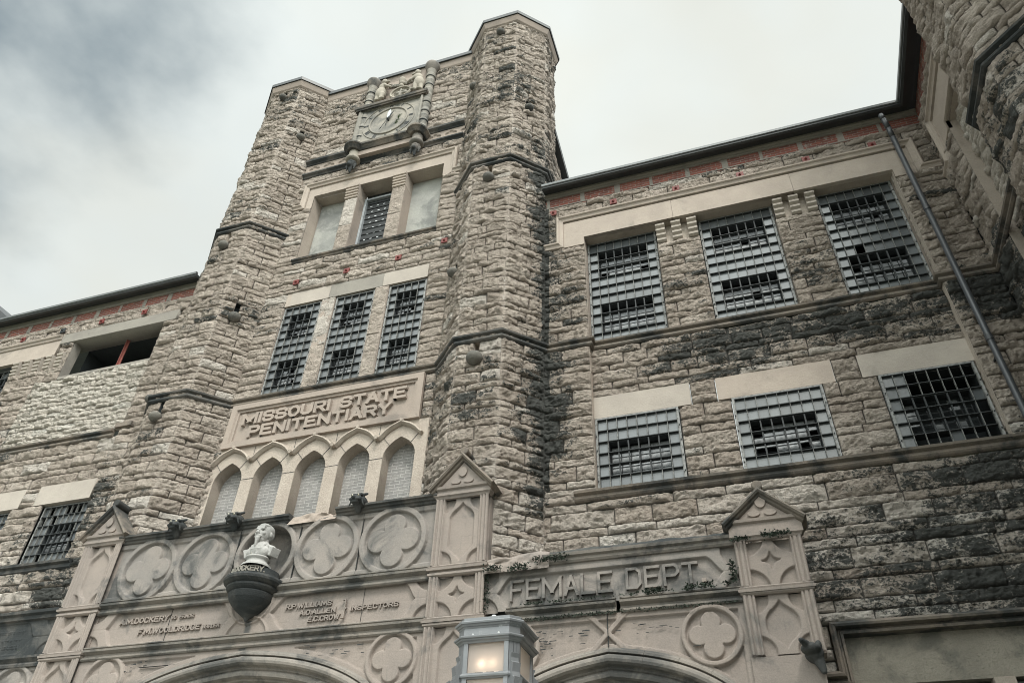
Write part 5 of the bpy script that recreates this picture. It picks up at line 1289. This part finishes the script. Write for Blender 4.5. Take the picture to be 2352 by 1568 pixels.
# --- women's department portal
def D_fem(x, z): 
    d = -.055*st_(brace(x, z, -3.77, -.50, 5.99, .235, .22, .22), .012)
    for cx in (-3.98, -.27):
        for cz in (5.70, 6.28): d = d-.05*st_(circ(x, z, cx, cz, .23))
    return d
def D_sp2(x, z):
    zc = archz(A2, x); d = -.04*st_(np.abs(z-5.0)-.47)*(np.abs(x+2.14) < 1.75); d = np.where(z-zc < .07, 0, d)
    for s_ in (-1, 1):      # crossing bands over the arch
        t = np.abs((x+2.135)*.75+s_*(z-5.29)*.75); d = np.where((t < .035) & (np.abs(z-5.29) < .26), .012, d)
    for cx in (-.76, -3.50):
        r = np.hypot(x-cx, z-5.16); d = np.where(r < .40, 0, d)+quat(x, z, cx, 5.16, .40)
    return d
PF = thing('side_portal', 'grey weathered sandstone portal with raised lettering FEMALE DEPT. over an arch', 'portal', (-2.1, 10.4, 0))
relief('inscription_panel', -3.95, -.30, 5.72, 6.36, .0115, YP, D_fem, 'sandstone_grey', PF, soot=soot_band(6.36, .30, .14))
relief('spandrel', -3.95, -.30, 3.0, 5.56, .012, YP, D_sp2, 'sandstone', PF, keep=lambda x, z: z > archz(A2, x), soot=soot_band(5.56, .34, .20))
string(-3.60, -2.00, 5.745, PF, h=.2); string(-1.94, -.30, 5.745, PF, h=.2)
sweep('cornice', [(-3.05, YP), (-.25, YP)], [(-.02, 6.34), (.03, 6.34), (.05, 6.37), (.05, 6.41), (.09, 6.43), (.10, 6.47), (.06, 6.49), (-.8, 6.62), (-.8, 6.34)], XY, 'ledge_stone', PF)
rough_slab('broken_cornice', -3.95, -2.95, 6.28, 6.55, YP-.08, 11.0, 'sandstone', PF, 8, .09)
rough_slab('broken_cornice', -3.3, -.3, 6.50, 6.56, YP-.02, 11.3, 'blackened_stone', PF, 9, .03)
text('lettering', 'FEMALE', -3.57, -2.04, 5.86, .31, YP+.0, .05, 'sandstone_grey', PF, wt=.125)
text('lettering', 'DEPT', -1.85, -.83, 5.87, .31, YP+.0, .05, 'sandstone_grey', PF, wt=.125)
m = MB(); m.box(-.80, -.74, YP-.012, YP+.04, 5.87, 5.925); m.build('lettering', 'sandstone', PF)
m = MB(); m.box(-2.139, -2.131, YP-.026, YP+.01, 5.10, 5.56); m.build('stone_joints', 'blackened_stone', PF)
flaking(PF, [(-3.2, -2.4, 5.12, 5.40), (-2.0, -1.2, 5.25, 5.45), (-1.05, -.5, 5.02, 5.30), (-3.3, -2.9, 4.95, 5.4)], 60, 4)
pilaster(PF, -.30, .59, [(5.72, 6.36, 'star'), (4.84, 5.60, 'ogee')], 6.62, 7.08, ['sandstone']*2, 3)
m = MB(); m.box(-.32, .52, YP-.05, YP+.25, 2.0, 4.82); m.build('pilaster_core', 'sandstone', PF)
archivolt(A2, PF, 'arch_stone', None)
blob('gargoyle', [('c', (.42, 10.55, 4.83), (.44, 10.30, 4.80), .13, .11), ('e', (.40, 10.22, 4.83), (.12, .13, .07)), ('c', (.36, 10.14, 4.86), (.30, 10.02, 4.88), .05, .03), ('c', (.46, 10.32, 4.76), (.50, 10.28, 4.58), .08, .04), ('e', (.50, 10.26, 4.88), (.04, .05, .06)), ('e', (.36, 10.26, 4.90), (.04, .05, .05))], .012, 'blackened_stone', PF, 2)
m = MB(); m.box(-3.95, .59, YP+.14, 11.28, 5.75, 6.33); m.box(-11.98, -3.95, YP+.45, 11.2, 5.0, 7.6); m.build('portal_core', 'blackened_stone', PF)

# --- left portal, almost black with damp
PL = thing('left_portal', 'black mossy stone portal at the left edge with an unreadable inscription', 'portal', (-14.5, 10.4, 0))
def D_left(x, z):
    d = -.03*st_(brace(x, z, -17.2, -12.45, 6.05, .27, .22, .26)); n = fbm(np.stack([x.ravel(), z.ravel(), z.ravel()*0], 1)*8, 3, 4).reshape(x.shape)
    for cx in (-12.02,):
        for cz in (5.70, 6.40): d = d-.026*st_(circ(x, z, cx, cz, .26))
    rows = (np.abs(z-6.17) < .03) | (np.abs(z-6.03) < .03) | (np.abs(z-5.90) < .03)
    let = (np.sin(x*61)+np.sin(x*97+2)+np.sin(z*170)) > .5
    return d+.012*(rows & let & (x < -12.75))+(n-.5)*.012
def D_left2(x, z):
    d = -.04*st_(np.abs(z-5.0)-.46); r = np.hypot(x+12.52, z-5.12); d = np.where(r < .46, 0, d)+quat(x, z, -12.52, 5.12, .46); return d
relief('inscription_panel', -18, -11.98, 5.70, 6.40, .0125, YP+.01, D_left, 'blackened_stone', PL)
relief('spandrel', -18, -11.98, 3.0, 5.56, .016, YP+.01, D_left2, 'sandstone_grey', PL)
sweep('coping_stone', [(-18, YP), (-12.0, YP)], [(-.02, 6.34), (.04, 6.36), (.05, 6.42), (.10, 6.45), (.11, 6.50), (-.85, 6.60), (-.85, 6.34)], XY, 'coping', PL)
sweep('string_course', [(-18, YP), (-12.0, YP)], [(-.02, 5.52), (.04, 5.52), (.05, 5.56), (.02, 5.60), (.08, 5.66), (.08, 5.70), (-.02, 5.72)], XY, 'coping', PL)

# ================================================================== BUST
BU = thing('marble_bust', 'white marble bust of a bearded man in a coat, on the dark round corbel', 'bust', (-7.90, 10.14, 6.70))
bx_, by_, bz_ = -7.90, 10.14, 6.70
m = MB(); m.lathe([(.24, 6.70), (.24, 6.73), (.215, 6.745), (.19, 6.77), (.175, 6.80), (.18, 6.83), (.205, 6.845), (.20, 6.87), (.16, 6.88), (0, 6.885)], (bx_, by_, 0), 32); m.build('socle', 'marble', BU, True)
def q_(x, y, z): return (bx_+x, by_+y, 6.70+z)
HK = 1.26
def h_(x, y, z): return (bx_+x*HK, by_+.01+y*HK, 6.70+.40+(z-.44)*HK)
def hr(*r): return tuple(v*HK for v in r)
body = blob('body', [
    # chest, cut off flat below the shoulders
    ('b', q_(0, .03, .285), (.19, .095, .085)), ('b', q_(-.205, .05, .285), (.10, .085, .075), (0, -.35, .35)), ('b', q_(.205, .05, .285), (.10, .085, .075), (0, .35, -.35)),
    ('e', q_(0, .04, .34), (.27, .11, .085)), ('e', q_(-.10, -.04, .26), (.11, .08, .10)), ('e', q_(.10, -.04, .26), (.11, .08, .10)), ('c', q_(0, .03, .16), q_(0, .03, .30), .13, .19),
    ('c', q_(0, .04, .36), h_(0, .015, .52), .092, .09),
    ('e', h_(0, .02, .625), hr(.100, .128, .118)), ('e', h_(0, -.035, .57), hr(.084, .10, .10)), ('b', h_(0, -.085, .655), hr(.060, .030, .035), (-.25, 0, 0)), ('e', h_(0, -.055, .50), hr(.060, .065, .045)),
    ('c', h_(0, -.128, .620), h_(0, -.162, .568), .013, .024), ('e', h_(-.018, -.145, .565), hr(.014, .016, .011)), ('e', h_(.018, -.145, .565), hr(.014, .016, .011)),
    ('e', h_(-.042, -.118, .632), hr(.032, .016, .010)), ('e', h_(.042, -.118, .632), hr(.032, .016, .010)), ('e', h_(-.055, -.095, .575), hr(.026, .026, .026)), ('e', h_(.055, -.095, .575), hr(.026, .026, .026)),
    ('e', h_(-.102, .015, .59), hr(.014, .024, .036)), ('e', h_(.102, .015, .59), hr(.014, .024, .036)),
    ('c', h_(0, -.145, .545), h_(-.058, -.122, .520), .019, .010), ('c', h_(0, -.145, .545), h_(.058, -.122, .520), .019, .010),
    ('e', h_(0, -.125, .505), hr(.040, .028, .030)), ('c', h_(0, -.125, .50), h_(0, -.135, .385), .046, .012),
    ('c', q_(-.12, -.07, .375), q_(-.03, -.125, .205), .026, .016), ('c', q_(.12, -.07, .375), q_(.03, -.125, .205), .026, .016)], .0075, 'marble', BU, 2)
m = MB()
for s_ in (-1, 1): m.lathe([(0, -.012), (.012, -.006), (.015, 0), (.012, .006), (0, .012)], h_(s_*.040, -.112, .612), 10)
m.build('eyes', 'marble', body, True)
blob('hair', [('e', h_(0, .035, .655), hr(.106, .122, .098)), ('e', h_(0, -.015, .705), hr(.082, .085, .040)), ('e', h_(0, .06, .60), hr(.103, .095, .10))], .009, 'marble', body, 1)
m = MB(); m.tube(q_(-.13, -.085, .36), q_(-.045, -.142, .20), .006, n=6); m.tube(q_(-.16, -.075, .34), q_(-.12, -.11, .20), .006, n=6); m.build('lapel_seam', 'clock_stone', body)

# ================================================================== LANTERN
LN = thing('lantern', 'grey metal lantern with frosted panes glowing warm on a stone post', 'lantern', (-2.69, 7.55, 0))
def octp(x0, x1, y0, y1, c): return [(x0, y0), (x1, y0), (x1+c, y0+c), (x1+c, y1-c), (x1, y1), (x0, y1), (x0-c, y1-c), (x0-c, y0+c)]
LP = octp(-2.925, -2.46, 7.20, 7.82, .08)
def band(name, prof, parent=LN, mat='lantern_metal'): return sweep(name, LP, [(o*.6 if o > 0 else o, z) for o, z in prof], XY, mat, parent, closed=True)
band('cap', [(-.2, 4.36), (.03, 4.33), (.03, 4.40), (.02, 4.405), (-.2, 4.43)])
band('cap_lip', [(0, 4.30), (.02, 4.30), (.03, 4.315), (.05, 4.32), (.06, 4.335), (.085, 4.34), (.09, 4.355), (.08, 4.365), (.03, 4.375), (0, 4.375)])
band('frieze', [(-.04, 4.19), (.015, 4.19), (.015, 4.31), (-.04, 4.31)])
band('lower_lip', [(0, 4.155), (.015, 4.155), (.03, 4.17), (.06, 4.18), (.065, 4.192), (.09, 4.197), (.095, 4.21), (.08, 4.22), (.02, 4.235), (0, 4.235)])
m = MB(); m.quad(*[(x, y, 4.41) for x, y in octp(-2.925, -2.46, 7.2, 7.82, .08)]); m.quad(*[(x, y, 4.20) for x, y in octp(-2.925, -2.46, 7.2, 7.82, .08)]); m.build('lid', 'lantern_metal', LN)
fm = MB()
def fpost(ax, ay, bx, by, w, d=.03):
    a, b = Vector((ax, ay, 0)), Vector((bx, by, 0)); t = (b-a).normalized(); n = Vector((t.y, -t.x, 0)); c = (a+b)/2+n*(-d/2+.004)
    fm.obox(c+Vector((0, 0, 3.75)), t, n, (0, 0, 1), (b-a).length/2, d/2, .42)
for i in range(8):
    a, b = Vector(LP[i]), Vector(LP[(i+1) % 8]); L = (b-a).length; t = (b-a)/L
    if L < .2:
        for u0, u1 in ((.006, .050), (.055, .085), (.088, L-.004)): p, q2 = a+t*u0, a+t*min(u1, L-.004); fpost(p.x, p.y, q2.x, q2.y, 0, .024)
    else:
        p, q2 = a, a+t*.045; fpost(p.x, p.y, q2.x, q2.y, 0); p, q2 = a+t*(L-.045), b; fpost(p.x, p.y, q2.x, q2.y, 0)
fm.build('frame', 'lantern_metal', LN)
band('mid_rail', [(-.03, 3.82), (.0, 3.82), (.015, 3.83), (.04, 3.835), (.045, 3.85), (.03, 3.862), (.01, 3.875), (-.03, 3.885)])
band('bottom_rail', [(-.03, 3.36), (.0, 3.34), (.06, 3.35), (.06, 3.38), (.02, 3.41), (-.03, 3.42)])
for i in (0, 2, 4, 6):
    a, b = Vector(LP[i]), Vector(LP[i+1]); t = (b-a).normalized(); n = Vector((t.y, -t.x)); a2 = a+t*.04-n*.018; b2 = b-t*.04-n*.018
    for z0, z1 in ((3.885, 4.16), (3.42, 3.82)):
        m = MB(); m.quad((a2.x, a2.y, z0), (b2.x, b2.y, z0), (b2.x, b2.y, z1), (a2.x, a2.y, z1)); m.build('pane', 'frosted_glass', LN)
for (x, y, z) in ((-2.74, 7.30, 3.955), (-2.62, 7.32, 3.955), (-2.68, 7.32, 3.65)):
    m = MB(); m.lathe([(0, -.05), (.022, -.04), (.03, -.01), (.022, .03), (0, .05)], (x, y, z), 12); m.build('bulb', 'bulb', LN, True)
    ld = bpy.data.lights.new('bulb_light', 'POINT'); ld.energy = .13; ld.color = (1, .76, .55); ld.shadow_soft_size = .03; lo = bpy.data.objects.new('bulb_light', ld); COL.objects.link(lo); lo.parent = LN; lo.location = Vector((x, y-.045, z+.01))-LN.location
# scrolled fins on the chamfered corners
for i in (1, 3, 5, 7):
    a, b = Vector(LP[i]), Vector(LP[(i+1) % 8]); c = (a+b)/2; t = (b-a).normalized(); n = Vector((t.y, -t.x))
    pr = [(0, 4.04), (.035, 4.045), (.05, 4.04), (.03, 4.00), (.035, 3.965), (.075, 3.945), (.095, 3.94), (.085, 3.90), (.075, 3.86), (.085, 3.82), (.12, 3.80), (.15, 3.80), (.12, 3.72), (.12, 3.64), (.17, 3.56), (.2, 3.55), (.14, 3.40), (0, 3.34)]
    m = MB(); k = len(pr); w = .042; pr = [(o*.8, z) for o, z in pr]
    for s_ in (-1, 1): m.v += [(c.x+n.x*o+t.x*w*s_, c.y+n.y*o+t.y*w*s_, z) for o, z in pr]
    m.f = [tuple(range(k)), tuple(range(2*k-1, k-1, -1))]+[(j, (j+1) % k, k+(j+1) % k, k+j) for j in range(k)]; m.mi = [0]*len(m.f)
    o = m.build('scroll_fin', 'lantern_metal', LN); fixn(o)
m = MB()
for x in (-2.83, -2.56): m.tube((x, 7.186, 4.235), (x, 7.176, 4.235), .011, n=10)
m.build('screws', 'lantern_chip', LN)
m = MB(); m.lathe([(.02, 4.40), (.03, 4.43), (.022, 4.455), (0, 4.46)], (-2.66, 7.3, 0), 10); m.build('cap_knob', 'lantern_chip', LN, True)
m = MB(); m.box(-3.0, -2.38, 7.25, 7.87, .0, 3.30); m.box(-3.1, -2.28, 7.15, 7.97, 0, .3); m.box(-3.08, -2.30, 7.17, 7.95, 3.30, 3.345); m.build('stone_post', 'sandstone', LN, bevel=.02)

# ================================================================== FERNS AND MOSS
rs_ = random.Random(11)
def fern(pts, n, s, spread, label, group='tufts of fern and moss rooted in the portal ledges'):
    m = MB()
    for p in pts: tuft(m, rs_, p, n, s, spread)
    o = m.build('fern_growth', 'moss_leaf'); c = Vector(m.v[0]); o['kind'] = 'stuff'; o['label'] = label; o['category'] = 'moss'
    return o
yy = YP-.06
P1 = [(-3.93+.02*rs_.random(), yy+.02, z) for z in np.linspace(5.75, 6.3, 14)]+[(x, yy-.04, 6.33+.03*rs_.random()) for x in np.linspace(-3.9, -3.72, 9)]+[(x, yy-.05, 6.27+.07*rs_.random()) for x in np.linspace(-3.55, -3.28, 14)]+[(x, yy-.05, 6.36+.05*rs_.random()) for x in np.linspace(-3.15, -2.68, 22)]
fern(P1, 16, .034, (.03, .02, .022), 'dark moss clinging to the broken cornice left above the FEMALE lettering')
P2 = [(-3.6+3.2*rs_.random()**1.1, yy-.0, 5.765) for _ in range(44)]
fern(P2, 9, .030, (.03, .015, .006), 'fine dark moss along the ledge under the FEMALE DEPT. lettering')
P3 = [(-1.55+.03*i, yy-.01, 5.775) for i in range(8)]+[(-1.0+.03*i, yy-.01, 5.78) for i in range(5)]+[(-.80+.03*i, yy-.02, 5.79) for i in range(5)]+[(-.5, yy, 5.80), (-.44, yy, 5.8)]+[(-.38+.02*rs_.random(), yy-.01, z) for z in np.linspace(5.80, 6.08, 10)]
fern(P3, 14, .042, (.02, .015, .018), 'small dark ferns under the full stop at the right end of the lettering')
P4 = [(x, YP-.15, 6.365+.015*rs_.random()) for x in np.linspace(.10, .42, 16)]+[(x, YP-.13, 6.36) for x in np.linspace(-.32, -.12, 7)]
fern(P4, 18, .034, (.025, .015, .018), 'dark fern tufts hanging below the right gable of the side portal')
P5 = [(x, yy-.01, 5.535) for x in np.linspace(-3.3, -1.9, 36)]+[(x, yy-.0, 5.535) for x in np.linspace(-1.8, -.4, 22)]
fern(P5, 9, .03, (.03, .012, .012), 'ragged dark moss hanging under the lower ledge of the side portal')
m = MB()
for i in range(40): tuft(m, rs_, (-17.6+.0*i+rs_.gauss(0, .12), 11.2, 6.95+rs_.gauss(0, .13)), 12, .05, (.04, .03, .04))
o = m.build('ivy_sprig', 'leaf'); o['label'] = 'sprig of bright green ivy on the pale wall at the left edge'; o['category'] = 'ivy'; o['kind'] = 'stuff'
m = MB()
p = Vector((-2.36, 11.36, 10.98)); q2 = [(0, 0, 0), (-.08, -.03, -.15), (-.10, -.02, -.35), (-.02, -.04, -.5), (-.06, -.05, -.62)]
for a, b in zip(q2, q2[1:]): m.tube(p+Vector(a), p+Vector(b), .006, .005, 6)
m.tube(p, p+Vector((.10, -.05, .10)), .004, .003, 6); m.tube(p+Vector((-.05, 0, -.1)), p+Vector((.08, -.06, -.16)), .004, .002, 6)
o = m.build('dry_vine', 'twig'); o['label'] = 'dry vine stem hanging below the upper sill beside the first wing window'; o['category'] = 'vine'
